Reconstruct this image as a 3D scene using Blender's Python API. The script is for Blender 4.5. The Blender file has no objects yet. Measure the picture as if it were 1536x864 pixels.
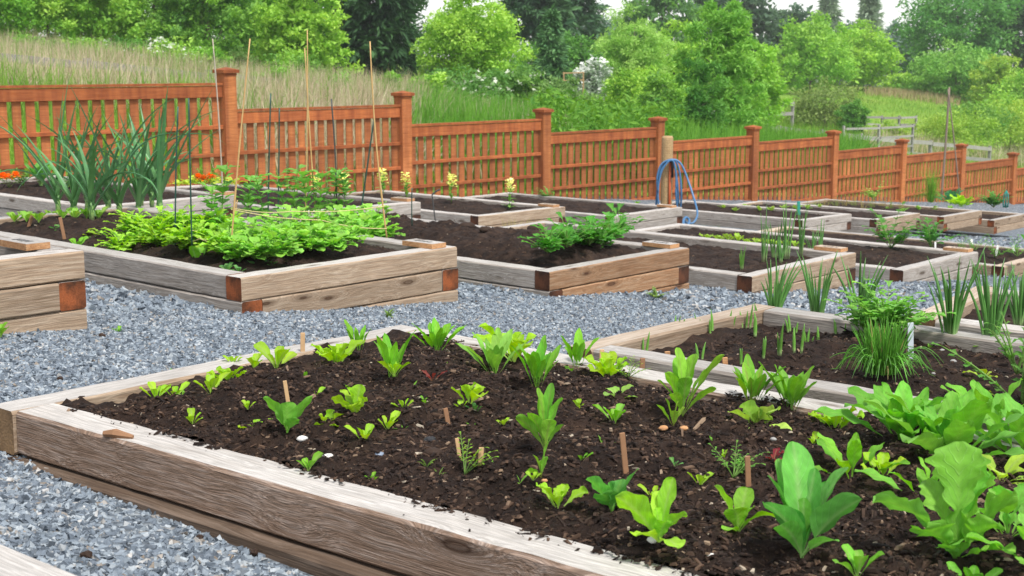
import bpy, math, random
import numpy as np
from mathutils import Matrix, Vector
rng = np.random.default_rng(7); random.seed(7)
SC = bpy.context.scene
COL = SC.collection
PI = math.pi

# ---------------------------------------------------------------- camera frame
F_PX, CX, CY = 2040.0, 768.0, 432.0
PITCH = math.atan((CY - 95) / F_PX)
TH = math.radians(42.5)
CS, SN = math.cos(TH), math.sin(TH)

def W(a, b, z=0.0):            # garden axes (a across the rows, b along the rows) to world
    return np.array([a * CS + b * SN, -a * SN + b * CS, z])
def AB(x, y):
    return x * CS - y * SN, x * SN + y * CS
def ray(u, v):
    x = (u - CX) / F_PX; y = -(v - CY) / F_PX
    return np.array([x, math.cos(PITCH) + y * math.sin(PITCH), -math.sin(PITCH) + y * math.cos(PITCH)])
def onz(u, v, z):
    r = ray(u, v); return r * (z / r[2])
def aty(u, v, d):
    r = ray(u, v); return r * (d / r[1])
def zat(u, v, d):
    return aty(u, v, d)[2]

# ---------------------------------------------------------------- noise
_T = np.random.default_rng(3).random((256, 256))
def vnoise(x, y):
    x = np.asarray(x, float); y = np.asarray(y, float)
    xi = np.floor(x).astype(int); yi = np.floor(y).astype(int)
    fx = x - xi; fy = y - yi
    fx = fx * fx * (3 - 2 * fx); fy = fy * fy * (3 - 2 * fy)
    a = _T[xi & 255, yi & 255]; b = _T[(xi + 1) & 255, yi & 255]
    c = _T[xi & 255, (yi + 1) & 255]; d = _T[(xi + 1) & 255, (yi + 1) & 255]
    return (a * (1 - fx) + b * fx) * (1 - fy) + (c * (1 - fx) + d * fx) * fy
def fbm(x, y, o=4):
    s = 0; a = .5; t = 0
    for k in range(o):
        s = s + a * vnoise(x * 2 ** k + 17.3 * k, y * 2 ** k + 9.1 * k); t += a; a *= .5
    return s / t

# ---------------------------------------------------------------- mesh builder
class MB:
    def __init__(s): s.V = []; s.L = []; s.T = []; s.M = []; s.C = []; s.S = []; s.n = 0
    def add(s, V, faces, mat=0, col=(1, 1, 1), st=None):
        V = np.asarray(V, float).reshape(-1, 3); faces = np.asarray(faces, int)
        s.V.append(V); s.L.append((faces + s.n).ravel())
        s.T.append(np.full(len(faces), faces.shape[1])); s.M.append(np.full(len(faces), mat))
        c = np.asarray(col, float)
        s.C.append(np.broadcast_to(c, (len(V), 3)) if c.ndim == 1 else c); s.n += len(V)
        s.S.append(np.zeros((len(V), 3)) if st is None else st)
        return s
    def mesh(s, name, mats, smooth=False, origin=None):
        me = bpy.data.meshes.new(name)
        V = np.concatenate(s.V)
        if origin is not None: V = V - np.asarray(origin)
        L = np.concatenate(s.L); T = np.concatenate(s.T); M = np.concatenate(s.M); C = np.concatenate(s.C)
        me.vertices.add(len(V)); me.vertices.foreach_set('co', V.ravel().astype(np.float32))
        me.loops.add(len(L)); me.loops.foreach_set('vertex_index', L.astype(np.int32))
        me.polygons.add(len(T))
        st = np.concatenate([[0], np.cumsum(T)[:-1]])
        me.polygons.foreach_set('loop_start', st.astype(np.int32))
        me.polygons.foreach_set('loop_total', T.astype(np.int32))
        for m in mats: me.materials.append(m)
        me.polygons.foreach_set('material_index', M.astype(np.int32))
        me.polygons.foreach_set('use_smooth', np.full(len(T), smooth))
        me.update(calc_edges=True)
        at = me.color_attributes.new('Col', 'FLOAT_COLOR', 'POINT')
        at.data.foreach_set('color', np.hstack([C, np.ones((len(C), 1))]).ravel().astype(np.float32))
        if any(q.any() for q in s.S):
            a2 = me.color_attributes.new('Blade', 'FLOAT_COLOR', 'POINT')
            a2.data.foreach_set('color', np.hstack([np.concatenate(s.S), np.ones((len(C), 1))]).ravel().astype(np.float32))
        return me
    def build(s, name, mats, parent=None, smooth=False, origin=None, loc=None):
        if not isinstance(mats, (list, tuple)): mats = [mats]
        o = bpy.data.objects.new(name, s.mesh(name, mats, smooth, origin)); COL.objects.link(o)
        if loc is not None: o.location = loc
        elif origin is not None: o.location = origin
        if parent is not None: o.parent = parent
        return o
def tag(o, label=None, cat=None, group=None, kind=None):
    if label: o['label'] = label
    if cat: o['category'] = cat
    if group: o['group'] = group
    if kind: o['kind'] = kind
    return o
def empty(name, loc, rz=0.0):
    o = bpy.data.objects.new(name, None); COL.objects.link(o); o.location = loc; o.rotation_euler = (0, 0, rz)
    o.empty_display_size = .1
    return o

BOXF = [[0, 3, 2, 1], [4, 5, 6, 7], [0, 1, 5, 4], [1, 2, 6, 5], [2, 3, 7, 6], [3, 0, 4, 7]]
def box(mb, lo, hi, mat=0, col=(1, 1, 1), M=None):
    (x0, y0, z0), (x1, y1, z1) = lo, hi
    V = np.array([[x0, y0, z0], [x1, y0, z0], [x1, y1, z0], [x0, y1, z0], [x0, y0, z1], [x1, y0, z1], [x1, y1, z1], [x0, y1, z1]], float)
    if M is not None: V = V @ M[:3, :3].T + M[:3, 3]
    return mb.add(V, BOXF, mat, col)
def frame(o, xd):               # matrix: local x along xd (horizontal), z up
    xd = np.array([xd[0], xd[1], 0.]); xd /= np.linalg.norm(xd)
    M = np.eye(4); M[:3, 0] = xd; M[:3, 1] = (-xd[1], xd[0], 0); M[:3, 2] = (0, 0, 1); M[:3, 3] = o
    return M
def tube(mb, P, R, n=6, mat=0, col=(1, 1, 1), cap=True):
    P = np.asarray(P, float); k = len(P); R = np.broadcast_to(np.asarray(R, float), (k,))
    T = np.gradient(P, axis=0); T /= np.linalg.norm(T, axis=1)[:, None] + 1e-12
    ref = np.array([0, 0, 1.]) if abs(T[:, 2]).mean() < .85 else np.array([1., 0, 0])
    U = np.cross(T, ref); U /= np.linalg.norm(U, axis=1)[:, None] + 1e-12
    Vv = np.cross(T, U)
    a = np.arange(n) * 2 * PI / n
    V = P[:, None] + R[:, None, None] * (np.cos(a)[None, :, None] * U[:, None] + np.sin(a)[None, :, None] * Vv[:, None])
    i = np.arange(k - 1)[:, None] * n; j = np.arange(n)[None]; j2 = (j + 1) % n
    Fq = np.stack([i + j, i + j2, i + n + j2, i + n + j], -1).reshape(-1, 4)
    c = np.asarray(col, float)
    if c.ndim == 2: c = np.repeat(c, n, 0)
    n0 = mb.n
    mb.add(V.reshape(-1, 3), Fq, mat, c)
    if cap:
        for base, rev in ((0, True), ((k - 1) * n, False)):
            ids = base + np.arange(n); ids = ids[::-1] if rev else ids
            mb.L.append(ids + n0); mb.T.append(np.array([n])); mb.M.append(np.array([mat]))
    return mb

# ---------------------------------------------------------------- materials
def mat(name):
    m = bpy.data.materials.new(name); m.use_nodes = True
    nt = m.node_tree; nt.nodes.clear()
    out = nt.nodes.new('ShaderNodeOutputMaterial'); b = nt.nodes.new('ShaderNodeBsdfPrincipled')
    nt.links.new(b.outputs[0], out.inputs[0])
    return m, nt, b, out
def N(nt, t, **kw):
    n = nt.nodes.new('ShaderNode' + t)
    for k, v in kw.items():
        if k.startswith('i_'): n.inputs[k[2:].replace('_', ' ')].default_value = v
        else: setattr(n, k, v)
    return n
def ln(nt, a, ao, b, bi): nt.links.new(a.outputs[ao], b.inputs[bi])
def ramp(nt, pts, interp='LINEAR'):
    r = nt.nodes.new('ShaderNodeValToRGB'); e = r.color_ramp.elements; r.color_ramp.interpolation = interp
    while len(e) < len(pts): e.new(.5)
    for k, (p, c) in enumerate(pts): e[k].position = p; e[k].color = (*c, 1) if len(c) == 3 else c
    return r
def mixc(nt, mode='MIX', fac=.5):
    n = nt.nodes.new('ShaderNodeMix'); n.data_type = 'RGBA'; n.blend_type = mode; n.inputs[0].default_value = fac
    return n          # inputs 0 fac, 6 A, 7 B ; outputs 2
def plain(name, col, rough=.6, spec=.5, metal=0.):
    m, nt, b, o = mat(name)
    b.inputs['Base Color'].default_value = (*col, 1); b.inputs['Roughness'].default_value = rough
    b.inputs['Specular IOR Level'].default_value = spec; b.inputs['Metallic'].default_value = metal
    tc = N(nt, 'TexCoord'); no = N(nt, 'TexNoise', i_Scale=60., i_Detail=4.); ln(nt, tc, 'Object', no, 'Vector')
    mr = N(nt, 'MapRange', i_To_Min=.75, i_To_Max=1.2); ln(nt, no, 'Fac', mr, 'Value')
    h = N(nt, 'HueSaturation', i_Color=(*col, 1)); ln(nt, mr, 0, h, 'Value'); ln(nt, h, 0, b, 'Base Color')
    return m
def leafmat(name, trans=.35, rough=.45, spec=.4, tint=(1, 1, 1), nscale=40., veins=False, hue=.49):
    m, nt, b, out = mat(name)
    at = N(nt, 'Attribute', attribute_name='Col')
    tc = N(nt, 'TexCoord'); no = N(nt, 'TexNoise', i_Scale=nscale, i_Detail=3.); ln(nt, tc, 'Object', no, 'Vector')
    mr = N(nt, 'MapRange', i_To_Min=.78, i_To_Max=1.32); ln(nt, no, 'Fac', mr, 'Value')
    h = N(nt, 'HueSaturation'); ln(nt, at, 'Color', h, 'Color'); ln(nt, mr, 0, h, 'Value')
    ln(nt, h, 0, b, 'Base Color')
    b.inputs['Roughness'].default_value = rough; b.inputs['Specular IOR Level'].default_value = spec
    tr = N(nt, 'BsdfTranslucent'); h2 = N(nt, 'HueSaturation', i_Value=1.15, i_Saturation=1.1, i_Hue=hue); ln(nt, h, 0, h2, 'Color'); ln(nt, h2, 0, tr, 'Color')
    mx = N(nt, 'MixShader', i_Fac=trans); ln(nt, b, 0, mx, 1); ln(nt, tr, 0, mx, 2); ln(nt, mx, 0, out, 0)
    bp = N(nt, 'Bump', i_Strength=.25, i_Distance=.004); ln(nt, no, 'Fac', bp, 'Height'); ln(nt, bp, 0, b, 'Normal')
    if veins:                   # side veins run outwards and forwards from the midrib; Blade holds (|across|, along, random)
        a2 = N(nt, 'Attribute', attribute_name='Blade'); sp = N(nt, 'SeparateColor'); ln(nt, a2, 'Color', sp, 0)
        m1 = N(nt, 'Math', operation='MULTIPLY'); m1.inputs[1].default_value = 62.; ln(nt, sp, 1, m1, 0)
        m2 = N(nt, 'Math', operation='MULTIPLY_ADD'); m2.inputs[1].default_value = -17.; ln(nt, sp, 0, m2, 0); ln(nt, m1, 0, m2, 2)
        dn = N(nt, 'Math', operation='MULTIPLY_ADD'); dn.inputs[1].default_value = 2.2; ln(nt, no, 'Fac', dn, 0); ln(nt, m2, 0, dn, 2)
        si = N(nt, 'Math', operation='SINE'); ln(nt, dn, 0, si, 0)
        vr = N(nt, 'MapRange', i_From_Min=.80, i_From_Max=1., i_To_Max=.36); ln(nt, si, 0, vr, 'Value')
        mv = mixc(nt, 'MIX'); ln(nt, vr, 0, mv, 0); ln(nt, h, 0, mv, 6); lt = N(nt, 'HueSaturation', i_Value=1.45, i_Saturation=.85); ln(nt, h, 0, lt, 'Color'); ln(nt, lt, 0, mv, 7)
        ln(nt, mv, 2, b, 'Base Color')
        sb = N(nt, 'Math', operation='MULTIPLY_ADD'); sb.inputs[1].default_value = -.9; ln(nt, vr, 0, sb, 0); ln(nt, no, 'Fac', sb, 2)
        ln(nt, sb, 0, bp, 'Height'); bp.inputs['Strength'].default_value = .6
    return m

def wood(name, ca, cb, cc, streak=.5, rough=.8, knots=True, gscale=1.0, bump=.35, island=0.):
    # grain runs along local x; ca light streaks, cb base, cc dark
    m, nt, b, out = mat(name)
    tc = N(nt, 'TexCoord'); oi = N(nt, 'ObjectInfo')
    off = N(nt, 'VectorMath', operation='ADD'); ln(nt, tc, 'Object', off, 0)
    sc = N(nt, 'VectorMath', operation='SCALE', i_Scale=37.); 
    cmb = N(nt, 'CombineXYZ'); ln(nt, oi, 'Random', cmb, 0); ln(nt, oi, 'Random', cmb, 1); ln(nt, oi, 'Random', cmb, 2)
    ln(nt, cmb, 0, sc, 0); ln(nt, sc, 0, off, 1)
    # warp
    wn = N(nt, 'TexNoise', i_Scale=5., i_Detail=2.); ln(nt, off, 0, wn, 'Vector')
    wm = N(nt, 'VectorMath', operation='SCALE', i_Scale=.016); ln(nt, wn, 'Color', wm, 0)
    wa = N(nt, 'VectorMath', operation='ADD'); ln(nt, off, 0, wa, 0); ln(nt, wm, 0, wa, 1)
    if knots:
        mk = N(nt, 'Mapping'); mk.inputs['Scale'].default_value = (3.0, 11., 11.); ln(nt, off, 0, mk, 'Vector')
        vo = N(nt, 'TexVoronoi', i_Scale=1.0, i_Randomness=1.); ln(nt, mk, 0, vo, 'Vector')
        bend = N(nt, 'MapRange', i_From_Min=0., i_From_Max=.45, i_To_Min=.030, i_To_Max=0.); bend.interpolation_type = 'SMOOTHSTEP'; ln(nt, vo, 'Distance', bend, 'Value')
        cb_ = N(nt, 'CombineXYZ'); ln(nt, bend, 0, cb_, 1); ln(nt, bend, 0, cb_, 2)
        wk = N(nt, 'VectorMath', operation='ADD'); ln(nt, wa, 0, wk, 0); ln(nt, cb_, 0, wk, 1); wa = wk
    mp = N(nt, 'Mapping'); mp.inputs['Scale'].default_value = (2.2 * gscale, 55 * gscale, 55 * gscale); ln(nt, wa, 0, mp, 'Vector')
    g = N(nt, 'TexNoise', i_Scale=1.6, i_Detail=7., i_Roughness=.65); ln(nt, mp, 0, g, 'Vector')
    mp2 = N(nt, 'Mapping'); mp2.inputs['Scale'].default_value = (5 * gscale, 180 * gscale, 180 * gscale); ln(nt, wa, 0, mp2, 'Vector')
    g2 = N(nt, 'TexNoise', i_Scale=1.5, i_Detail=3.); ln(nt, mp2, 0, g2, 'Vector')
    big = N(nt, 'TexNoise', i_Scale=3.0, i_Detail=5., i_Roughness=.6); ln(nt, wa, 0, big, 'Vector')
    r = ramp(nt, [(.30, cc), (.48, cb), (.66, ca)]); ln(nt, g, 'Fac', r, 'Fac')
    r2 = ramp(nt, [(.30, cc), (.55, cb), (.75, ca)]); ln(nt, big, 'Fac', r2, 'Fac')
    mx = mixc(nt, 'MIX', .32); ln(nt, r, 0, mx, 6); ln(nt, r2, 0, mx, 7)
    rs = ramp(nt, [(.4, (.55, .55, .55)), (.6, (1.15, 1.15, 1.15))]); ln(nt, g2, 'Fac', rs, 'Fac')
    ms = mixc(nt, 'MULTIPLY', streak); ln(nt, mx, 2, ms, 6); ln(nt, rs, 0, ms, 7)
    last = ms
    if knots:
        kr = ramp(nt, [(.06, (.75, .75, .75)), (.085, (1, 1, 1)), (.11, (.55, .55, .55)), (.20, (0, 0, 0))]); ln(nt, vo, 'Distance', kr, 'Fac')
        mkx = mixc(nt, 'MIX'); ln(nt, kr, 0, mkx, 0); ln(nt, ms, 2, mkx, 6); mkx.inputs[7].default_value = (cc[0] * .32, cc[1] * .24, cc[2] * .18, 1)
        last = mkx
    rv = N(nt, 'MapRange', i_To_Min=.82, i_To_Max=1.18); ln(nt, oi, 'Random', rv, 'Value')
    h = N(nt, 'HueSaturation'); ln(nt, last, 2, h, 'Color'); ln(nt, rv, 0, h, 'Value'); ln(nt, h, 0, b, 'Base Color')
    if island:                  # every board its own shade, with weather streaks running down
        ge = N(nt, 'NewGeometry'); iv = N(nt, 'MapRange', i_To_Min=1 - island, i_To_Max=1 + island); ln(nt, ge, 'Random Per Island', iv, 'Value')
        mpw = N(nt, 'Mapping'); mpw.inputs['Scale'].default_value = (14., 14., 1.1); ln(nt, off, 0, mpw, 'Vector')
        nw = N(nt, 'TexNoise', i_Scale=1., i_Detail=5.); ln(nt, mpw, 0, nw, 'Vector'); mw = N(nt, 'MapRange', i_From_Min=.3, i_From_Max=.7, i_To_Min=.72, i_To_Max=1.22); ln(nt, nw, 'Fac', mw, 'Value')
        mm = N(nt, 'Math', operation='MULTIPLY'); ln(nt, iv, 0, mm, 0); ln(nt, mw, 0, mm, 1)
        ih = N(nt, 'MapRange', i_To_Min=.492, i_To_Max=.512); ln(nt, nw, 'Fac', ih, 'Value')
        h2 = N(nt, 'HueSaturation'); ln(nt, h, 0, h2, 'Color'); ln(nt, mm, 0, h2, 'Value'); ln(nt, ih, 0, h2, 'Hue'); ln(nt, h2, 0, b, 'Base Color')
    b.inputs['Roughness'].default_value = rough; b.inputs['Specular IOR Level'].default_value = .3
    ad = N(nt, 'Math', operation='ADD'); ln(nt, g, 'Fac', ad, 0); ln(nt, g2, 'Fac', ad, 1)
    bp = N(nt, 'Bump', i_Strength=bump, i_Distance=.006); ln(nt, ad, 0, bp, 'Height'); ln(nt, bp, 0, b, 'Normal')
    return m

def endgrain(name, ca, cb):
    m, nt, b, out = mat(name)
    tc = N(nt, 'TexCoord'); n1 = N(nt, 'TexNoise', i_Scale=14., i_Detail=5.); ln(nt, tc, 'Object', n1, 'Vector')
    n2 = N(nt, 'TexNoise', i_Scale=160., i_Detail=3.); ln(nt, tc, 'Object', n2, 'Vector')
    r = ramp(nt, [(.36, ca), (.62, cb)]); ln(nt, n1, 'Fac', r, 'Fac')
    rs = ramp(nt, [(.35, (.7, .7, .7)), (.65, (1.1, 1.1, 1.1))]); ln(nt, n2, 'Fac', rs, 'Fac')
    mx = mixc(nt, 'MULTIPLY', .7); ln(nt, r, 0, mx, 6); ln(nt, rs, 0, mx, 7); ln(nt, mx, 2, b, 'Base Color')
    b.inputs['Roughness'].default_value = .75; b.inputs['Specular IOR Level'].default_value = .25
    bp = N(nt, 'Bump', i_Strength=.4, i_Distance=.004); ln(nt, n2, 'Fac', bp, 'Height'); ln(nt, bp, 0, b, 'Normal')
    return m

M = {}
M['w_grey'] = wood('weathered_grey_timber', (.50, .46, .42), (.34, .30, .265), (.19, .155, .125), gscale=1.4)
M['w_tan'] = wood('weathered_tan_timber', (.46, .37, .28), (.33, .24, .165), (.20, .13, .08), gscale=1.4)
M['w_brown'] = wood('weathered_brown_timber', (.42, .34, .29), (.235, .160, .115), (.12, .072, .046), streak=.75, gscale=2.0, bump=.6)
M['w_red'] = wood('weathered_reddish_timber', (.42, .30, .20), (.30, .165, .085), (.17, .08, .04), gscale=1.4)
M['w_dark'] = wood('dark_lower_timber', (.24, .18, .14), (.14, .095, .065), (.075, .045, .03))  # darker wood colour for the lower course of the front bed
M['w_top'] = wood('bleached_timber_top', (.54, .515, .49), (.445, .418, .39), (.28, .248, .218), streak=.55, knots=True, gscale=1.5)
M['w_toptan'] = wood('bleached_tan_timber_top', (.62, .53, .44), (.49, .39, .30), (.33, .235, .16), streak=.5, gscale=1.4)
M['end_red'] = endgrain('stained_end_grain', (.055, .022, .010), (.30, .085, .028))
M['end_dark'] = endgrain('dark_end_grain', (.028, .014, .009), (.12, .045, .022))
M['end_tan'] = endgrain('tan_end_grain', (.12, .07, .035), (.26, .16, .08))
M['block_side'] = wood('orange_tan_block', (.62, .38, .20), (.50, .26, .12), (.34, .16, .07), knots=False)
M['fence'] = wood('stained_cedar', (.43, .152, .056), (.34, .106, .034), (.22, .062, .020), streak=.45, knots=False, gscale=.8, bump=.25, island=.16)
M['fence_dark'] = wood('stained_cedar_rail', (.40, .126, .043), (.32, .087, .027), (.215, .053, .016), streak=.35, knots=False, gscale=.7, bump=.2, island=.10)
M['rail_grey'] = wood('silvered_rail', (.44, .42, .40), (.31, .295, .28), (.18, .165, .15), knots=False)
M['post_tan'] = wood('raw_post', (.50, .36, .20), (.38, .25, .12), (.25, .15, .07), knots=False)
M['bamboo'] = plain('bamboo_cane', (.52, .33, .13), .5)
M['pole_dark'] = plain('weathered_pole', (.19, .145, .11), .8)
M['bamboo_grey'] = plain('weathered_cane', (.40, .34, .27), .7)
M['steel_green'] = plain('green_coated_stake', (.015, .06, .045), .4)
M['steel_dark'] = plain('dark_metal_stake', (.05, .05, .05), .5)
M['twine'] = plain('yellow_twine', (.62, .52, .25), .9)
M['hose'] = plain('blue_hose', (.055, .165, .33), .4)
M['orange_iron'] = plain('orange_rod', (.48, .09, .02), .5)
M['black'] = plain('black_fitting', (.012, .012, .012), .4)
M['stick'] = plain('marker_stick', (.52, .33, .17), .75)
M['stick_dark'] = plain('damp_stick', (.27, .14, .07), .8)
M['tag_white'] = plain('white_label', (.78, .78, .76), .45)
M['tag_clear'] = plain('silvery_label', (.50, .56, .60), .2)
M['ink'] = plain('label_ink', (.03, .03, .03), .6)
M['ink_red'] = plain('label_red', (.35, .02, .02), .6)
M['teal'] = plain('teal_plastic', (.0, .24, .20), .4)
M['stone'] = plain('soil_stone', (.30, .29, .28), .7)
M['stone_white'] = plain('pale_stone', (.70, .68, .65), .6)
M['stone_blue'] = plain('blue_grey_stone', (.20, .25, .33), .6)
M['stone_dark'] = plain('dark_stone', (.02, .02, .023), .5)
M['bark'] = wood('tree_bark', (.30, .25, .20), (.19, .15, .12), (.09, .07, .055), knots=False)
M['leaf'] = leafmat('vegetable_leaf', .42, .58, .22, veins=True, hue=.498)
M['blade'] = leafmat('onion_blade', .22, .38, .5)
M['crown'] = leafmat('tree_leaf', .42, .6, .25, nscale=.35)
M['needle'] = leafmat('conifer_needles', .15, .7, .2, nscale=.4)
M['grass'] = leafmat('grass_blade', .3, .65, .2, nscale=.5)
M['petal'] = leafmat('petal', .3, .6, .2, hue=.5)
# ---------------------------------------------------------------- terrain
def sstep(a, b, x):
    t = np.clip((x - a) / (b - a), 0, 1); return t * t * (3 - 2 * t)
FENCE_A = -12.9
def terrain(x, y):
    x = np.asarray(x, float); y = np.asarray(y, float)
    a = x * CS - y * SN; b = x * SN + y * CS
    bb = np.clip(b, -8, 62)
    z = -(0.70 + .0945 * bb + .022 * np.maximum(np.minimum(a, 4) + 4.4, 0))
    z = z + (.06 + .022 * np.clip(bb - 10, -8, 30)) * sstep(-11.6, -13.0, a)
    z = z + .25 * sstep(-13.2, -16, a)
    z = z + .07 * np.clip(-13 - a, 0, 14)
    r = np.clip(x / np.maximum(y, 3), -.6, .6)
    far = -1.1 - 3.2 * r
    z = z + (far - z) * sstep(-25, -42, a)
    return z
def gz(x, y): return float(terrain(x, y))

def groundmat():
    m, nt, b, out = mat('field_grass_ground')
    tc = N(nt, 'TexCoord'); n1 = N(nt, 'TexNoise', i_Scale=.25, i_Detail=6.); ln(nt, tc, 'Object', n1, 'Vector')
    n2 = N(nt, 'TexNoise', i_Scale=9., i_Detail=6.); ln(nt, tc, 'Object', n2, 'Vector')
    r = ramp(nt, [(.35, (.14, .28, .03)), (.5, (.20, .34, .045)), (.68, (.28, .32, .08))]); ln(nt, n1, 'Fac', r, 'Fac')
    rs = ramp(nt, [(.3, (.5, .5, .5)), (.7, (1.3, 1.3, 1.3))]); ln(nt, n2, 'Fac', rs, 'Fac')
    mx = mixc(nt, 'MULTIPLY', .8); ln(nt, r, 0, mx, 6); ln(nt, rs, 0, mx, 7); ln(nt, mx, 2, b, 'Base Color')
    b.inputs['Roughness'].default_value = .9; b.inputs['Specular IOR Level'].default_value = .15
    bp = N(nt, 'Bump', i_Strength=.6, i_Distance=.05); ln(nt, n2, 'Fac', bp, 'Height'); ln(nt, bp, 0, b, 'Normal')
    return m
GRAVEL_RAMP = [(0, (.062, .077, .095)), (.22, (.115, .140, .172)), (.5, (.172, .208, .25)), (.78, (.25, .292, .33)), (.92, (.37, .405, .43)), (.96, (.19, .155, .12)), (1, (.50, .50, .49))]
def gravelmat(island):
    m, nt, b, out = mat('crushed_gravel' if not island else 'gravel_stones')
    tc = N(nt, 'TexCoord')
    r = ramp(nt, GRAVEL_RAMP)
    if island:
        g = N(nt, 'NewGeometry'); ln(nt, g, 'Random Per Island', r, 'Fac')
        n2 = N(nt, 'TexNoise', i_Scale=150., i_Detail=3.); ln(nt, tc, 'Object', n2, 'Vector')
        rs = ramp(nt, [(.3, (.75, .75, .75)), (.7, (1.2, 1.2, 1.2))]); ln(nt, n2, 'Fac', rs, 'Fac')
        mx = mixc(nt, 'MULTIPLY', .8); ln(nt, r, 0, mx, 6); ln(nt, rs, 0, mx, 7); ln(nt, mx, 2, b, 'Base Color')
        bp = N(nt, 'Bump', i_Strength=.3, i_Distance=.002); ln(nt, n2, 'Fac', bp, 'Height'); ln(nt, bp, 0, b, 'Normal')
        b.inputs['Roughness'].default_value = .55
    else:
        v = N(nt, 'TexVoronoi', i_Scale=48., i_Randomness=1.); ln(nt, tc, 'Object', v, 'Vector')
        sx = N(nt, 'SeparateColor'); ln(nt, v, 'Color', sx, 0); ln(nt, sx, 0, r, 'Fac')
        rd = ramp(nt, [(.25, (1, 1, 1)), (.75, (.35, .35, .35))]); ln(nt, v, 'Distance', rd, 'Fac')
        mx = mixc(nt, 'MULTIPLY', .7); ln(nt, r, 0, mx, 6); ln(nt, rd, 0, mx, 7); ln(nt, mx, 2, b, 'Base Color')
        inv = N(nt, 'Math', operation='SUBTRACT'); inv.inputs[0].default_value = 1.; ln(nt, v, 'Distance', inv, 1)
        bp = N(nt, 'Bump', i_Strength=.9, i_Distance=.012); ln(nt, inv, 0, bp, 'Height'); ln(nt, bp, 0, b, 'Normal')
        b.inputs['Roughness'].default_value = .65
    b.inputs['Specular IOR Level'].default_value = .35
    return m
M['ground'] = groundmat(); M['gravel'] = gravelmat(False); M['stones'] = gravelmat(True)

def sheet(name, av, bv, m, dz=0., kind='structure', zfun=None):
    A_, B_ = np.meshgrid(av, bv, indexing='ij')
    x = A_ * CS + B_ * SN; y = -A_ * SN + B_ * CS
    z = (terrain(x, y) if zfun is None else zfun(x, y)) + dz
    na, nb = A_.shape
    i = np.arange(na - 1)[:, None] * nb; j = np.arange(nb - 1)[None]
    Fq = np.stack([i + j, i + nb + j, i + nb + j + 1, i + j + 1], -1).reshape(-1, 4)
    mb = MB().add(np.stack([x, y, z], -1).reshape(-1, 3), Fq)
    o = mb.build(name, m, smooth=True); tag(o, kind=kind); return o
sheet('ground', np.concatenate([np.linspace(-900, -80, 12), np.linspace(-75, 6, 82), np.linspace(15, 300, 5)]),
      np.concatenate([np.linspace(-300, -15, 5), np.linspace(-10, 80, 80), np.linspace(100, 900, 10)]), M['ground'], -.02)
sheet('gravel_path', np.linspace(-13.1, 9, 120), np.linspace(-6, 45, 200), M['gravel'], 0., 'structure',
      lambda x, y: terrain(x, y) + .02 * (fbm(x * 3, y * 3) - .5) + .012)
pathmat = plain('pale_path', (.50, .49, .47), .9)
sheet('path', np.linspace(-19.6, -18.2, 4), np.linspace(0, 45, 60), pathmat, .03)

# gravel stones you can tell apart, as one uncountable mass
def stones(name, pts, size, seed):
    g = np.random.default_rng(seed); n = len(pts)
    base = np.array([[-1, -1, -.5], [1, -.8, -.6], [.8, 1, -.5], [-.9, .9, -.6], [-.55, -.65, .6], [.75, -.5, .7], [.5, .7, .5], [-.65, .45, .65]])
    V = base[None] * (1 + .5 * (g.random((n, 8, 3)) - .5))
    s = size * (.45 + .95 * g.random(n) ** 1.6)
    V = V * (s[:, None, None] * .5) * np.stack([1.25 + .3 * g.random(n), .85 + .2 * g.random(n), .55 + .3 * g.random(n)], -1)[:, None]
    # random rotation
    q = g.normal(size=(n, 4)); q[:, 1:3] *= .45; q /= np.linalg.norm(q, axis=1)[:, None]
    w, x, y, z = q.T
    R = np.stack([np.stack([1 - 2 * (y * y + z * z), 2 * (x * y - z * w), 2 * (x * z + y * w)], -1),
                  np.stack([2 * (x * y + z * w), 1 - 2 * (x * x + z * z), 2 * (y * z - x * w)], -1),
                  np.stack([2 * (x * z - y * w), 2 * (y * z + x * w), 1 - 2 * (x * x + y * y)], -1)], 1)
    V = np.einsum('nij,nkj->nki', R, V) + pts[:, None]
    Fq = (np.arange(n)[:, None, None] * 8 + np.array(BOXF)[None]).reshape(-1, 4)
    o = MB().add(V.reshape(-1, 3), Fq).build(name, M['stones'])
    return o
def strew(n, a0, a1, b0, b1, seed, keep=None):
    g = np.random.default_rng(seed)
    a = a0 + (a1 - a0) * g.random(n); b = b0 + (b1 - b0) * g.random(n)
    p = np.stack([a * CS + b * SN, -a * SN + b * CS], -1)
    if keep is not None: p = p[keep(a, b)]
    z = terrain(p[:, 0], p[:, 1]) + .02 * (fbm(p[:, 0] * 3, p[:, 1] * 3) - .5) + .012
    return np.concatenate([p, z[:, None]], 1)
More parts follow.
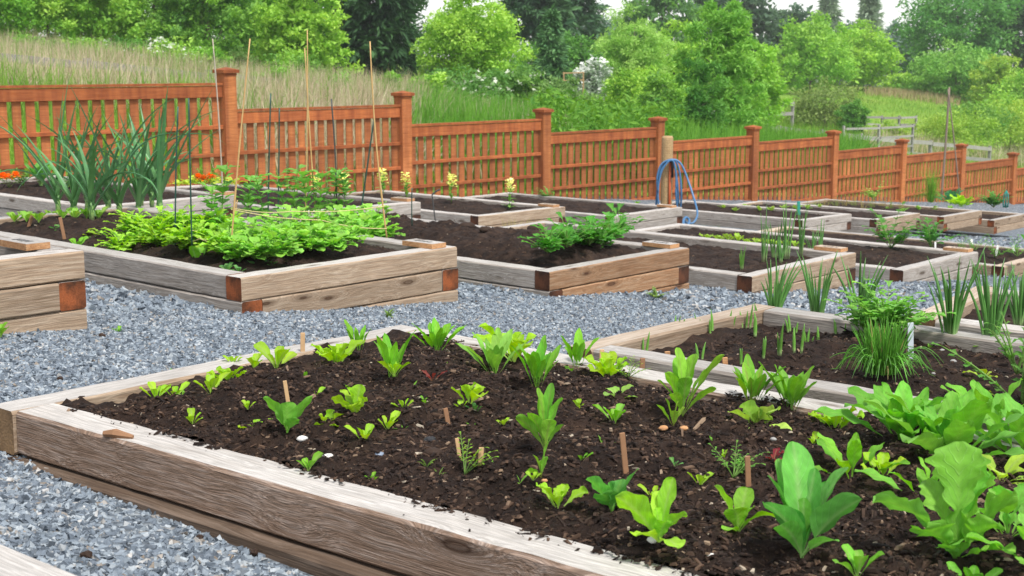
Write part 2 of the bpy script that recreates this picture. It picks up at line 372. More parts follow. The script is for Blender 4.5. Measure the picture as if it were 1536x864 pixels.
# ---------------------------------------------------------------- raised beds
def soilmat():
    m, nt, b, out = mat('dark_garden_soil')
    tc = N(nt, 'TexCoord'); n1 = N(nt, 'TexNoise', i_Scale=22., i_Detail=9., i_Roughness=.72); ln(nt, tc, 'Object', n1, 'Vector')
    n2 = N(nt, 'TexNoise', i_Scale=4.5, i_Detail=5.); ln(nt, tc, 'Object', n2, 'Vector')
    r = ramp(nt, [(.30, (.008, .005, .004)), (.47, (.025, .0145, .0105)), (.60, (.045, .027, .0185)), (.74, (.095, .060, .042))]); ln(nt, n1, 'Fac', r, 'Fac')
    rs = ramp(nt, [(.36, (.58, .55, .55)), (.64, (1.35, 1.32, 1.28))]); ln(nt, n2, 'Fac', rs, 'Fac')
    mx = mixc(nt, 'MULTIPLY', .8); ln(nt, r, 0, mx, 6); ln(nt, rs, 0, mx, 7); ln(nt, mx, 2, b, 'Base Color')
    n3 = N(nt, 'TexNoise', i_Scale=90., i_Detail=6., i_Roughness=.7); ln(nt, tc, 'Object', n3, 'Vector')
    ad = N(nt, 'Math', operation='ADD'); ln(nt, n1, 'Fac', ad, 0); ln(nt, n3, 'Fac', ad, 1)
    bp = N(nt, 'Bump', i_Strength=.9, i_Distance=.014); ln(nt, ad, 0, bp, 'Height'); ln(nt, bp, 0, b, 'Normal')
    b.inputs['Roughness'].default_value = .8; b.inputs['Specular IOR Level'].default_value = .22
    return m
def chipmat():
    m, nt, b, out = mat('bark_crumbs')
    g = N(nt, 'NewGeometry')
    r = ramp(nt, [(0, (.010, .006, .005)), (.45, (.026, .015, .0105)), (.80, (.055, .032, .021)), (.95, (.11, .066, .043)), (.985, (.26, .18, .12)), (1, (.42, .36, .28))])
    ln(nt, g, 'Random Per Island', r, 'Fac'); ln(nt, r, 0, b, 'Base Color')
    b.inputs['Roughness'].default_value = .75; b.inputs['Specular IOR Level'].default_value = .25
    return m
M['soil'] = soilmat(); M['chip'] = chipmat()

_tn = [0]
def timber(p, q, t, h, ztop, root_loc, parent, side, top, end, is_top, inward_shift=0.):
    p = np.asarray(p, float); q = np.asarray(q, float)
    L = np.linalg.norm(q - p); xd = (q - p) / L; nd = np.array([-xd[1], xd[0]])
    p = p + nd * inward_shift
    g = np.random.default_rng(100 + _tn[0]); _tn[0] += 1
    bv = .006; ns = max(4, int(L / .07))
    sec = np.array([[bv, 0], [t - bv, 0], [t, bv], [t, h - bv], [t - bv, h], [bv, h], [0, h - bv], [0, bv]])
    xs = np.linspace(0, L, ns + 1)
    V = np.zeros((ns + 1, 8, 3)); V[:, :, 0] = xs[:, None]; V[:, :, 1:] = sec[None]
    off = g.random() * 50
    V[:, :, 1] += .004 * (fbm(xs * 2.2 + off, xs * 0) - .5)[:, None] + .0022 * (g.random((ns + 1, 8)) - .5)
    V[:, :, 2] += .004 * (fbm(xs * 2.2 + off + 90, xs * 0) - .5)[:, None] + .0022 * (g.random((ns + 1, 8)) - .5)
    mb = MB(); n = 8
    i = np.arange(ns)[:, None] * n; j = np.arange(n)[None]; j2 = (j + 1) % n
    Fq = np.stack([i + j, i + n + j, i + n + j2, i + j2], -1)       # (ns,8,4)
    Fq = Fq[..., ::-1]
    topseg = [4] if is_top else []
    sd = [k for k in range(8) if k not in topseg]
    mb.add(V.reshape(-1, 3), Fq[:, sd].reshape(-1, 4), 0)
    if topseg:
        mb.L.append(Fq[:, topseg].reshape(-1)); mb.T.append(np.full(ns * len(topseg), 4)); mb.M.append(np.full(ns * len(topseg), 1))
    for ids in (np.arange(8), (ns * 8 + np.arange(8))[::-1]):
        mb.L.append(ids[::-1]); mb.T.append(np.array([8])); mb.M.append(np.array([2]))
    o = mb.build('timber', [side, top, end], parent)
    o.location = (p[0] - root_loc[0], p[1] - root_loc[1], ztop - h - root_loc[2])
    o.rotation_euler = (0, 0, math.atan2(xd[1], xd[0]))
    return o

BEDS = {}
def bed(key, label, C, ztop, n=2, t=.10, h=.098, sides=('w_grey', 'w_grey'), tops=('w_top', 'w_top'), ends='end_dark', res=.03, drop=.03,
        mound=.03, amp=1., chips=600, soil_label='dark soil', low=None, lowshift=0., backtop=None):
    """C = four (a, b) corners in order a-b-, a+b-, a+b+, a-b+ ; sides = (timbers along a, timbers along b)"""
    P = [W(a, b)[:2] for a, b in C]; cen = sum(P) / 4
    root = empty('raised_bed', (cen[0], cen[1], ztop - n * .1), 0)
    tag(root, label, 'garden bed', 'timber raised beds'); loc = np.array([cen[0], cen[1], ztop - n * .1])
    def inset(k, d):            # point d along from corner k towards corner k+1
        a, b = P[k], P[(k + 1) % 4]; return a + (b - a) / np.linalg.norm(b - a) * d
    for c in range(n):
        zt = ztop - c * .1 - (.0015 * c)
        full_b = (c % 2 == 0)
        for k in range(4):
            along_a = (k % 2 == 0)
            sidem = sides[0] if along_a else sides[1]
            if low and c > 0 and along_a: sidem = low
            topm = tops[0] if along_a else tops[1]
            if backtop and k == 2: topm = backtop
            sh = 0.
            full = (not along_a) if full_b else along_a
            p, q = P[k], P[(k + 1) % 4]
            if not full:
                p = inset(k, t + .0025); d = P[k] - P[(k + 1) % 4]; q = P[(k + 1) % 4] + d / np.linalg.norm(d) * (t + .0025)
            sh = rng.uniform(-.003, .003) if c == 0 else rng.uniform(-.006, .002)
            if k == 0 and c > 0: sh -= lowshift
            timber(p, q, t, h, zt, loc, root, M[sidem], M[topm], M[ends], c == 0, sh)
    # soil sheet inside the frame
    nb_ = int(np.linalg.norm(P[2] - P[1]) / res); na_ = int(np.linalg.norm(P[1] - P[0]) / res)
    s, u = np.meshgrid(np.linspace(0, 1, na_ + 1), np.linspace(0, 1, nb_ + 1), indexing='ij')
    La = np.linalg.norm(P[1] - P[0]); Lb = np.linalg.norm(P[2] - P[1])
    ms, mu = (t - .012) / La, (t - .012) / Lb
    S = ms + (1 - 2 * ms) * s; U = mu + (1 - 2 * mu) * u
    XY = ((1 - S) * (1 - U))[..., None] * P[0] + (S * (1 - U))[..., None] * P[1] + (S * U)[..., None] * P[2] + ((1 - S) * U)[..., None] * P[3]
    B = dict(P=P, ztop=ztop, drop=drop, mound=mound, amp=amp, C=C); BEDS[key] = B
    Z = soilz(B, XY[..., 0], XY[..., 1])
    mb = MB(); nn = nb_ + 1
    i = np.arange(na_)[:, None] * nn; j = np.arange(nb_)[None]
    Fq = np.stack([i + j, i + nn + j, i + nn + j + 1, i + j + 1], -1).reshape(-1, 4)
    mb.add(np.stack([XY[..., 0], XY[..., 1], Z], -1).reshape(-1, 3), Fq, 0)
    g = np.random.default_rng(len(BEDS) * 31)
    if chips:
        a = .06 + .88 * g.random(chips); b = .06 + .88 * g.random(chips)
        xy = ((1 - a) * (1 - b))[:, None] * P[0] + (a * (1 - b))[:, None] * P[1] + (a * b)[:, None] * P[2] + ((1 - a) * b)[:, None] * P[3]
        z = soilz(B, xy[:, 0], xy[:, 1]) + .002
        if key == 'N1':         # crumbs kicked up on to the plank
            m = 190; a = g.random(m); b_ = np.abs(g.normal(0, .016, m)); e = .03 * (1 - (t - b_ * 2) / t); sp = (t - b_ * 1.6).clip(.012, t) / np.linalg.norm(P[3] - P[0])
            keep = vnoise(a * 14, a * 0) > .52
            xy[:m][keep] = ((1 - a)[:, None] * ((1 - sp)[:, None] * P[0] + sp[:, None] * P[3]) + a[:, None] * ((1 - sp)[:, None] * P[1] + sp[:, None] * P[2]))[keep]; z[:m][keep] = ztop + .002
        Lc = np.exp(g.normal(math.log(.0062), .62, chips)).clip(.002, .045); Wc = np.minimum(Lc * (.12 + .7 * g.random(chips) ** 1.5), .007); Hc = Wc * (.35 + .5 * g.random(chips))
        az = g.random(chips) * 2 * PI; ti = g.normal(0, .3, chips)
        X = np.stack([np.cos(az) * np.cos(ti), np.sin(az) * np.cos(ti), np.sin(ti)], -1)
        Y = np.stack([-np.sin(az), np.cos(az), 0 * az], -1); Zv = np.cross(X, Y)
        base = np.array([[-1, -1, -1], [1, -.6, -1], [1, .7, -1], [-1, 1, -1], [-.7, -.8, 1], [.8, -.6, .7], [.7, .6, 1], [-.9, .7, .8]]) * .5
        bb = base[None] * (1 + .5 * (g.random((chips, 8, 3)) - .5))
        V = xy_z(xy, z)[:, None] + bb[..., :1] * (Lc[:, None, None] * X[:, None]) + bb[..., 1:2] * (Wc[:, None, None] * Y[:, None]) + bb[..., 2:] * (Hc[:, None, None] * Zv[:, None])
        mb.add(V.reshape(-1, 3), (np.arange(chips)[:, None, None] * 8 + np.array(BOXF)[None]).reshape(-1, 4), 1)
    so = mb.build('soil', [M['soil'], M['chip']], origin=(cen[0], cen[1], ztop), smooth=False)
    pol = so.data.polygons
    sm = np.zeros(len(pol), bool); sm[:len(Fq)] = True; pol.foreach_set('use_smooth', sm)
    tag(so, soil_label, 'soil', 'soil in the raised beds', 'stuff')
    return root
def xy_z(xy, z): return np.concatenate([xy, z[:, None]], 1)
def soilz(B, x, y):
    x = np.asarray(x, float); y = np.asarray(y, float)
    a, b = AB(x, y); C = B['C']
    s = np.clip((a - C[0][0]) / (C[1][0] - C[0][0]), 0, 1); u = np.clip((b - C[0][1]) / (C[3][1] - C[0][1]), 0, 1)
    e = np.minimum(np.minimum(s, 1 - s) * abs(C[1][0] - C[0][0]), np.minimum(u, 1 - u) * abs(C[3][1] - C[0][1]))
    edge = sstep(.08, .45, e)
    n = .045 * (fbm(x * 5, y * 5, 3) - .5) + .030 * (fbm(x * 16, y * 16, 3) - .5) + .022 * (fbm(x * 45, y * 45, 3) - .5)
    return B['ztop'] - B['drop'] + B['mound'] * edge + n * B['amp']
def onbed(key, u, v):
    B = BEDS[key]; z = B['ztop'] - B['drop'] + B['mound'] * .7
    for _ in range(5):
        p = onz(u, v, z); z = float(soilz(B, p[0], p[1]))
    p = onz(u, v, z); p[2] = z; return p
def rect(a0, a1, b0, b1): return [(a0, b0), (a1, b0), (a1, b1), (a0, b1)]
def bed_px(key, label, Fp, Rp, h, length, **kw):
    f_ = onz(*Fp, -h); r_ = onz(*Rp, -h)
    a0, b0 = AB(f_[0], f_[1]); a1, b1 = AB(r_[0], r_[1])
    bed(key, label, [(a0 - length, b0), (a0, b0), (a1, b1), (a1 - length, b1)], -h, **kw)

# near row
bed('N0', 'pale bare timber edge of a bed cut off at the lower left corner', [(-2.6, -.45), (.3, -.30), (.3, .88), (-2.6, .73)], -.6, n=2, sides=('w_tan', 'w_tan'), chips=0, res=.06, soil_label='soil of the bed whose pale edge pokes into the lower left corner')
bed('N1', 'big brown timber bed in front, full of young lettuces', [(-2.85, 1.387), (-.10, 1.58), (-.10, 2.706), (-2.87, 2.648)], -.75, n=2, sides=('w_brown', 'w_tan'), ends='end_tan',
    res=.014, drop=.012, mound=.042, amp=1.45, chips=60000, low='w_dark', lowshift=.022, soil_label='dark crumbly soil of the large lettuce bed in front')
bed('N2', 'narrow timber bed of onion shoots adjoining the lettuce bed', [(-2.289, 2.712), (.45, 2.775), (.45, 3.70), (-2.272, 3.595)], -.74, n=2, t=.085, sides=('w_grey', 'w_tan'), tops=('w_top', 'w_toptan'), ends='end_tan', res=.02, drop=.036, mound=.03, chips=12000, soil_label='dark soil around the onion shoots and the chives')
bed('N3', 'timber bed corner with bare soil behind the tall onion clumps', [(-1.813, 3.712), (.9, 3.80), (.9, 4.52), (-1.912, 4.395)], -.74, n=2, t=.085, sides=('w_grey', 'w_tan'), tops=('w_top', 'w_toptan'), ends='end_tan', res=.03, drop=.04, chips=1500, soil_label='bare soil behind the tall onion clumps')
# middle row
bed('L1', 'tan three timber high bed corner cut off at the left edge', rect(-4.10 - 2.75, -4.25, 1.20, 2.44), -.641, n=3, sides=('w_grey', 'w_tan'), ends='end_red', drop=.07, chips=0, soil_label='shaded soil in the tall tan bed at the left edge')
bed_px('L2', 'grey timber bed with spinach rows, canes and leeks', (362, 416.5), (686, 370), .842, 2.75, n=3, sides=('w_grey', 'w_tan'), ends='end_red', res=.025, drop=.045, mound=.07, chips=4000, soil_label='dark soil under the spinach, canes and leeks')
bed_px('B3', 'timber bed with red brown front beam and a strawberry row', (824.6, 408.4), (1034, 372), 1.046, 2.75, n=3, sides=('w_grey', 'w_red'), ends='end_dark', res=.025, drop=.04, mound=.10, amp=1.5, chips=4500, soil_label='lumpy heaped soil beside the strawberry row')
bed_px('B4', 'timber bed with a few onions between strawberries and seedling rows', (1128, 415), (1284, 379), 1.214, 2.7, n=3, sides=('w_grey', 'w_tan'), ends='end_dark', drop=.05, mound=.03, chips=2500, soil_label='soil with a few scattered onions')
bed_px('B5', 'timber bed with seedling rows and two potato plants', (1355.5, 405.7), (1468, 378), 1.416, 2.8, n=2, sides=('w_grey', 'w_grey'), ends='end_dark', drop=.03, mound=.05, chips=2500, soil_label='soil with seedling rows and potato plants')
bed('B6', 'timber bed with small tagged seedlings at the right edge', rect(-4.35 - 2.75, -4.35, 10.55, 11.77), -1.60, n=2, sides=('w_tan', 'w_tan'), tops=('w_top', 'w_toptan'), ends='end_dark', drop=.03, mound=.05, chips=1200, soil_label='soil with small tagged seedlings')
# row by the fence
bed_px('R1', 'weathered bed with marigolds and basil behind the leeks', (140, 311), (353, 292), 1.0, 2.7, n=2, drop=.03, mound=.03, ends='end_dark', chips=800, soil_label='soil between basil and marigolds')
bed_px('R2', 'weathered bed with a dark upright end behind the pea canes', (460, 318), (631, 303), 1.137, 2.7, n=2, drop=.03, ends='end_dark', chips=800, soil_label='soil behind the pea canes')
bed_px('R3', 'knotty timber bed with yellow flowers and a bent iron rod', (717.8, 324.6), (848, 310), 1.373, 2.65, n=2, sides=('w_grey', 'w_tan'), ends='end_dark', drop=.03, mound=.03, chips=900, soil_label='soil with the yellow flowers')
bed_px('R4', 'bare weathered bed in front of the blue hose post', (919.6, 325), (1023.5, 310.8), 1.557, 2.6, n=2, ends='end_dark', drop=.03, chips=900, soil_label='bare soil in front of the hose post')
bed_px('R5', 'long grey bed with sparse seedlings right of the blue hose', (1203.4, 330.5), (1277.3, 320.7), 1.895, 2.6, n=2, ends='end_dark', drop=.03, chips=700, soil_label='soil with sparse seedlings right of the hose')
bed_px('R6', 'weedy timber bed with dry yellow tufts', (1315, 330), (1380, 319.6), 1.99, 2.5, n=2, sides=('w_grey', 'w_tan'), ends='end_dark', drop=.04, chips=400, soil_label='weedy soil with dry yellow tufts')
bed_px('R7', 'timber bed in front of the leaning pole tripod', (1416.3, 325.5), (1473.4, 315.7), 2.06, 2.5, n=2, sides=('w_tan', 'w_tan'), ends='end_red', drop=.04, chips=400, soil_label='soil in front of the leaning poles')
bed('R8', 'farthest timber bed, cut off at the right edge', rect(-8.1 - 2.5, -8.1, 19.2, 20.42), -2.25, n=2, sides=('w_tan', 'w_tan'), ends='end_red', drop=.05, chips=300, soil_label='soil of the farthest bed at the right edge')

# wooden blocks lying on the bed corners
def block(u, v, key, label, red=False):
    B = BEDS[key]; C = B['C']
    p = onz(u, v, B['ztop'] + .012); a, b = AB(p[0], p[1])
    xd = B['P'][2] - B['P'][3]
    mb = MB(); Mx = frame((0, 0, 0), xd)
    for k in range(1):
        box(mb, (-.10, -.045, 0), (.10, .045, .022), 0, M=Mx)
    box(mb, (-.098, -.043, .0222), (.098, .043, .0236), 1, M=Mx)
    for k in range(4):
        box(mb, (-.05 + k * .028, -.02 + .004 * (k % 2), .0238), (-.034 + k * .028, .012, .0243), 2, M=Mx)
    z = B['ztop'] + .0015
    o = mb.build('wooden_plaque', [M['block_side'], M['w_toptan'] if red else M['w_top'], M['ink']], loc=(p[0], p[1], z))
    tag(o, label, 'plaque', 'wooden plaques on bed corners')
block(36, 366, 'L1', 'orange tan wooden plaque on the tall tan bed at the left edge')
block(636, 366, 'L2', 'orange tan wooden plaque on the corner of the spinach bed')
block(991, 367, 'B3', 'orange tan wooden plaque behind the red brown beam of the strawberry bed')
block(1246, 373, 'B4', 'wooden plaque on the bed of scattered onions', True)
block(1437, 374, 'B5', 'wooden plaque beside the potato plants', True)
block(333, 289, 'R1', 'small wooden plaque on the marigold bed', True)
block(604, 299, 'R2', 'wooden plaque on the bed behind the pea canes', True)
block(823, 308, 'R3', 'wooden plaque on the knotty bed with yellow flowers', True)
block(1000, 309, 'R4', 'wooden plaque at the foot of the hose post', True)

# gravel stones (near path areas), skipping the bed frames
def outside(a, b):
    ok = np.ones(len(a), bool)
    for B in BEDS.values():
        C = np.array(B['C']); ok &= ~((a > C[:, 0].min() + .03) & (a < C[:, 0].max() - .03) & (b > C[:, 1].min() + .03) & (b < C[:, 1].max() - .03))
    return ok
P1 = strew(105000, -4.3, -1.0, .55, 2.3, 1, outside)
P2 = strew(140000, -4.7, -2.0, 2.2, 5.8, 2, outside)
P3 = strew(26000, -4.7, -1.6, 5.6, 9.5, 3, outside)
tag(stones('gravel', np.concatenate([P1, P2]), .0128, 5), 'blue grey crushed stone covering the paths', 'gravel', kind='stuff')
P4 = np.concatenate([strew(42000, -7.0, -4.6, 2.2, 6.4, 8, outside), strew(24000, -8.6, -4.3, 9.0, 20., 9, outside)])
P3 = np.concatenate([P3, P4])
tag(stones('gravel', P3, .026, 6), 'blue grey crushed stone on the far part of the path', 'gravel', kind='stuff')
# ---------------------------------------------------------------- stepped cedar fence
P0 = np.array([-3.2304, 15.5527]); DP = np.array([1.8374, 1.95648])
post_v = [103, 138, 163, 176, 189, 196, 209, 216, 229]
rail_v = [(325, 128), (600, 160), (808, 181), (980, 193), (1121, 206), (1242, 207), (1347, 220), (1437, 227), (1516, 239)]
fc = P0 + DP * 4
fence = empty('cedar_fence', (fc[0], fc[1], -2.2)); tag(fence, 'red brown stained picket fence stepping down behind the beds', 'fence')
fl = np.array([fc[0], fc[1], -2.2]); ang = math.atan2(DP[1], DP[0]); DU = DP / np.linalg.norm(DP); DN = np.array([-DU[1], DU[0]])
LP = np.linalg.norm(DP)
def fpost(k, ztop):
    p = P0 + DP * (k if k >= 0 else k * 1.22); zb = gz(p[0], p[1]) - .1; H = ztop - zb
    mb = MB(); w = .082
    box(mb, (-w, -w, 0), (w, w, H - .05)); 
    o = mb.build('post', M['fence'], fence, loc=(p[0] - fl[0], p[1] - fl[1], zb - fl[2])); o.rotation_euler = (0, 0, ang)
    bv = o.modifiers.new('b', 'BEVEL'); bv.width = .006; bv.segments = 1
    cb = MB(); c = .108
    box(cb, (-c, -c, H - .048), (c, c, H - .012))
    cb.add([[-c, -c, H - .011], [c, -c, H - .011], [c, c, H - .011], [-c, c, H - .011], [0, 0, H + .018]], [[0, 1, 4], [1, 2, 4], [2, 3, 4], [3, 0, 4]])
    box(cb, (-w - .004, -w - .004, H - .075), (w + .004, w + .004, H - .0495))
    cb.build('post_cap', M['fence_dark'], o)
def fpanel(k, ztop):            # between post k-1 and k
    ext = .22 if k == 0 else 0.
    p = P0 + DP * (k - 1 - ext); L = LP * (1 + ext) - .164
    g = np.random.default_rng(k)
    o_ = p + DU * .082; zt = ztop
    mb = MB(); n = 17 + (4 if k == 0 else 0); step = L / n; H = 1.11
    for j in range(n):
        x0 = step * (j + .5); wd = .099 + g.normal(0, .003); zb = -H + g.uniform(-.02, .01)
        box(mb, (x0 - wd / 2, -.008 + g.normal(0, .001), zb), (x0 + wd / 2, .006, -.012))
    pk = mb.build('pickets', M['fence'], fence, loc=(o_[0] - fl[0], o_[1] - fl[1], zt - fl[2])); pk.rotation_euler = (0, 0, ang)
    def rail(z0, z1, d, name):
        r = MB(); box(r, (.004, -.0125 - d, z0), (L - .004, -.0105, z1)); q = r.build(name, M['fence_dark'], pk)
        b_ = q.modifiers.new('b', 'BEVEL'); b_.width = .004; b_.segments = 1
    rail(-.135, -.004, .028, 'rail'); rail(-.49, -.445, .032, 'rail'); rail(-.80, -.755, .032, 'rail'); rail(-1.16, -1.06, .032, 'rail')
    c = MB(); box(c, (.003, -.05, 0), (L - .003, .03, .028)); c.build('cap_rail', M['fence_dark'], pk)
for k in range(-1, 11):
    d = (P0 + DP * k)[1]        # a ray's slope depends on its image row only, so a post top's height follows from row and distance
    if 0 <= k <= 8: zt = zat(CX, post_v[k], d)
    elif k < 0: zt = zat(CX, 103, P0[1]) + .21
    else: zt = zat(CX, 229, (P0 + DP * 8)[1]) - .235 * (k - 8)
    fpost(k, zt)
    if k >= 0:
        if k <= 8:
            q = P0 + DP * (k - .03); zr = zat(CX, rail_v[k][1], q[1])
        else: zr = zt - .17
        fpanel(k, zr)

# silvered post-and-rail fence farther out
def railfence(label, p, q, n, zfun, rails, pw=.11, rh=.15, group=None):
    p = np.array(p, float); q = np.array(q, float); mid = (p + q) / 2; z0 = gz(mid[0], mid[1])
    r = empty('rail_fence', (mid[0], mid[1], z0)); tag(r, label, 'rail fence', group)
    for i in range(n + 1):
        c = p + (q - p) * i / n; zt = zfun(i / n); zb = gz(c[0], c[1]) - .2
        mb = MB(); box(mb, (-pw / 2, -pw / 2, 0), (pw / 2, pw / 2, zt - zb + .05), M=frame((0, 0, 0), q - p))
        mb.build('post', M['rail_grey'], r, loc=(c[0] - mid[0], c[1] - mid[1], zb - z0))
    for dz in rails:
        for i in range(n):
            a = p + (q - p) * i / n; b = p + (q - p) * (i + 1) / n
            za, zb = zfun(i / n) + dz + random.uniform(-.03, .03), zfun((i + 1) / n) + dz + random.uniform(-.03, .03)
            L = np.linalg.norm(b - a); mb = MB(); ns = 5
            mb2 = MB(); Mx = frame((0, 0, 0), b - a)
            box(mb2, (.03, -pw / 2 - .045, -rh), (L - .03, -pw / 2 - .003, 0))
            V = mb2.V[0]; V[:, 2] += V[:, 0] / L * (zb - za); V[:] = V @ Mx[:3, :3].T
            mb2.build('rail', M['rail_grey'], r, loc=(a[0] - mid[0], a[1] - mid[1], za - z0))
A2 = -24.
def b_at(u, A):                 # b where the vertical plane a=A meets image column u (far ground)
    k = (u - CX) / F_PX * 1.0; x_y = k / (math.cos(PITCH))
    y = A / (x_y * CS - SN); return x_y * y * SN + y * CS
bL, bR = b_at(-60, A2), 56.
pl = W(A2, bL)[:2]; pr = W(A2, bR)[:2]
z_l = zat(CX, 74, pl[1]); yR = W(A2, b_at(1314, A2))[1]; z_r = zat(CX, 207, yR)
bRr = b_at(1314, A2)
railfence('long silvery rail fence crossing the field behind the cedar fence', pl, pr, 16, lambda t: .04 + z_l + (z_r - z_l) * (t * (bR - bL) / (bRr - bL)), (0, -.48), rh=.15)
# ---------------------------------------------------------------- leaves
def prof(kind, t):
    if kind == 'blade': return (1 - t ** 2.2) * .95 + .05 * (1 - t)
    pet = {'obov': .16, 'lettuce': .05, 'spoon': .34, 'long': .28, 'round': .35, 'lobed': .2, 'mass': .25, 'leaflet': .08, 'oak': .12}[kind]
    u = np.clip((t - pet) / (1 - pet), 0, 1)
    if kind in ('obov', 'lettuce'): f = np.power(u, 1.15) * np.sqrt(np.clip(1 - u ** 3.2, 0, 1)) * 1.32
    elif kind == 'spoon': f = np.sqrt(np.clip(1 - (2 * u ** .9 - 1) ** 2, 0, 1))
    elif kind == 'long': f = np.power(np.clip(np.sin(PI * u ** 1.05), 0, 1), .7)
    elif kind == 'round': f = np.sqrt(np.clip(1 - (2 * u - 1) ** 2, 0, 1))
    elif kind == 'mass': f = np.power(np.clip(np.sin(PI * u ** .95), 0, 1), .65)
    elif kind == 'leaflet': f = np.power(np.clip(np.sin(PI * u ** .8), 0, 1), .8)
    elif kind == 'oak': f = np.power(u, .6) * np.sqrt(np.clip(1 - u ** 4, 0, 1)) * (1.02 + .26 * np.cos(2 * PI * 3.5 * u + 1.0))
    else:
        big = sstep(.45, .62, u)
        lob = .10 + .58 * np.abs(np.sin(PI * 3.4 * u)) ** 1.1 * u ** .25
        f = lob * (1 - big) + big * np.sqrt(np.clip(1 - ((u - .74) / .27) ** 2, 0, 1)) * (1.0 + .15 * np.sin(50 * u) - .10 * np.sin(21 * u))
    return np.maximum(f, np.where(t < .97, .085, .03))
def leaf(mb, p, az, el, L, Wd, kind='obov', curl=.6, cup=.35, ruff=.0, col=(.14, .32, .03), rib=(.35, .5, .15), nu=9, nv=3, mat=0, roll=0., wav=None, back=0.):
    t = 1 - (1 - np.linspace(0, 1, nu + 1)) ** (1.0 if kind in ('blade', 'lobed') else 1.55)
    an = el - curl * t ** 1.4 + back * np.sin(PI * t)
    ds = L * np.diff(t)
    hr = np.concatenate([[0], np.cumsum(np.cos(an[:-1]) * ds)]); hz = np.concatenate([[0], np.cumsum(np.sin(an[:-1]) * ds)])
    dv = np.array([math.cos(az), math.sin(az), 0]); sv = np.array([-math.sin(az), math.cos(az), 0])
    Cn = np.asarray(p)[None] + hr[:, None] * dv + hz[:, None] * np.array([0, 0, 1.])
    nrm = -np.sin(an)[:, None] * dv + np.cos(an)[:, None] * np.array([0, 0, 1.])
    w = prof(kind, t) * Wd / 2
    s = np.linspace(-1, 1, 2 * nv + 1)
    cr, sr = math.cos(roll), math.sin(roll)
    S = cr * sv[None] + sr * nrm; Nn = cr * nrm - sr * sv[None]
    lat = s[None] * w[:, None] * math.cos(cup); nor = np.abs(s)[None] ** 1.3 * w[:, None] * math.sin(cup)
    if ruff:
        ph = rng.random() * 6
        nor = nor + ruff * w.max() * np.abs(s)[None] ** 1.6 * np.sin(t[:, None] * (17 + 4 * rng.random()) + ph + 2.4 * s[None]) * sstep(.1, .35, t)[:, None]
        lat = lat * (1 + .22 * ruff * np.sin(t[:, None] * 29 + ph))
    V = Cn[:, None] + lat[..., None] * S[:, None] + nor[..., None] * Nn[:, None]
    c = np.asarray(col, float) * rng.uniform(.84, 1.18); c = c * np.array([1 + rng.normal(0, .07), 1, 1 + rng.normal(0, .1)]) * np.array([1.12, 1.16, 1.2]); rb = np.asarray(rib, float)
    k = (np.exp(-(s / .16) ** 2)[None] * .75 * (1 - .6 * t)[:, None])
    pet = np.exp(-(t / .22) ** 2)[:, None] * .65
    k = np.clip(k + pet, 0, 1)[..., None]
    vein = (1 + .10 * np.sin(t[:, None] * 40 - 6 * np.abs(s)[None]))[..., None]
    Cc = (c * vein) * (1 - k) + rb * k
    m = 2 * nv + 1
    i = np.arange(nu)[:, None] * m; j = np.arange(2 * nv)[None]
    Fq = np.stack([i + j, i + j + 1, i + m + j + 1, i + m + j], -1).reshape(-1, 4)
    ST = np.stack([np.broadcast_to(np.abs(s)[None], (nu + 1, m)), np.broadcast_to(t[:, None], (nu + 1, m)), np.full((nu + 1, m), .5)], -1)
    mb.add(V.reshape(-1, 3), Fq, mat, Cc.reshape(-1, 3), ST.reshape(-1, 3))
    return Cn[-1]
GA = 2.39996
def rosette(mb, p, n, L, Wd, kind, el0, el1, curl, cup, ruff, col, rib, az0=None, spread=.006, nu=9, nv=3, sizevar=.25, inner=.55, back=0.):
    az0 = rng.random() * 6 if az0 is None else az0
    for k in range(n):
        f = k / max(1, n - 1)           # 0 outer .. 1 inner
        az = az0 + k * GA + rng.normal(0, .2)
        el = el0 + (el1 - el0) * f + rng.normal(0, .07)
        sc = (1 - (1 - inner) * f) * (1 + rng.uniform(-sizevar, sizevar))
        q = np.asarray(p) + np.array([math.cos(az), math.sin(az), 0]) * spread * (1 - f)
        leaf(mb, q, az, el, L * sc, Wd * sc, kind, curl * rng.uniform(.7, 1.3), cup, ruff, np.asarray(col) * (1 + .12 * f), rib, nu, nv, roll=rng.normal(0, .15), back=back)
def compound(mb, p, az, el, L, curl, nl, ll, lw, col, kind='oak', stalk=(.2, .35, .08), r=.0015, pairs_from=.35):
    t = np.linspace(0, 1, 9); an = el - curl * t ** 1.4
    hr = np.concatenate([[0], np.cumsum(np.cos(an[:-1]) * L / 8)]); hz = np.concatenate([[0], np.cumsum(np.sin(an[:-1]) * L / 8)])
    dv = np.array([math.cos(az), math.sin(az), 0]); C = np.asarray(p)[None] + hr[:, None] * dv + hz[:, None] * np.array([0, 0, 1.])
    tube(mb, C, np.linspace(r, r * .4, 9), 4, 0, stalk)
    for k in range(nl):
        tt = pairs_from + (1 - pairs_from) * k / max(1, nl - 1); q = np.array([np.interp(tt, t, C[:, i]) for i in range(3)]); a = float(np.interp(tt, t, an))
        sc = 1 - .45 * tt + .2 * (tt > .97)
        for sd in ((-1, 1) if k < nl - 1 else (0,)):
            leaf(mb, q, az + sd * rng.uniform(.8, 1.2), a * .5 + rng.uniform(-.2, .35), ll * sc * rng.uniform(.8, 1.2), lw * sc, kind, rng.uniform(.3, .9), .25, .12, np.asarray(col) * rng.uniform(.8, 1.2), stalk, 6, 2)
G_LET = (.30, .50, .022); G_LIM = (.40, .56, .03); G_MID = (.17, .40, .03); G_CHARD = (.17, .38, .035); G_DEEP = (.10, .30, .045); G_BLUE = (.12, .30, .08); G_MUS = (.18, .43, .05)
R_PALE = (.42, .55, .18); R_GRN = (.25, .48, .08); R_RED = (.26, .13, .06)
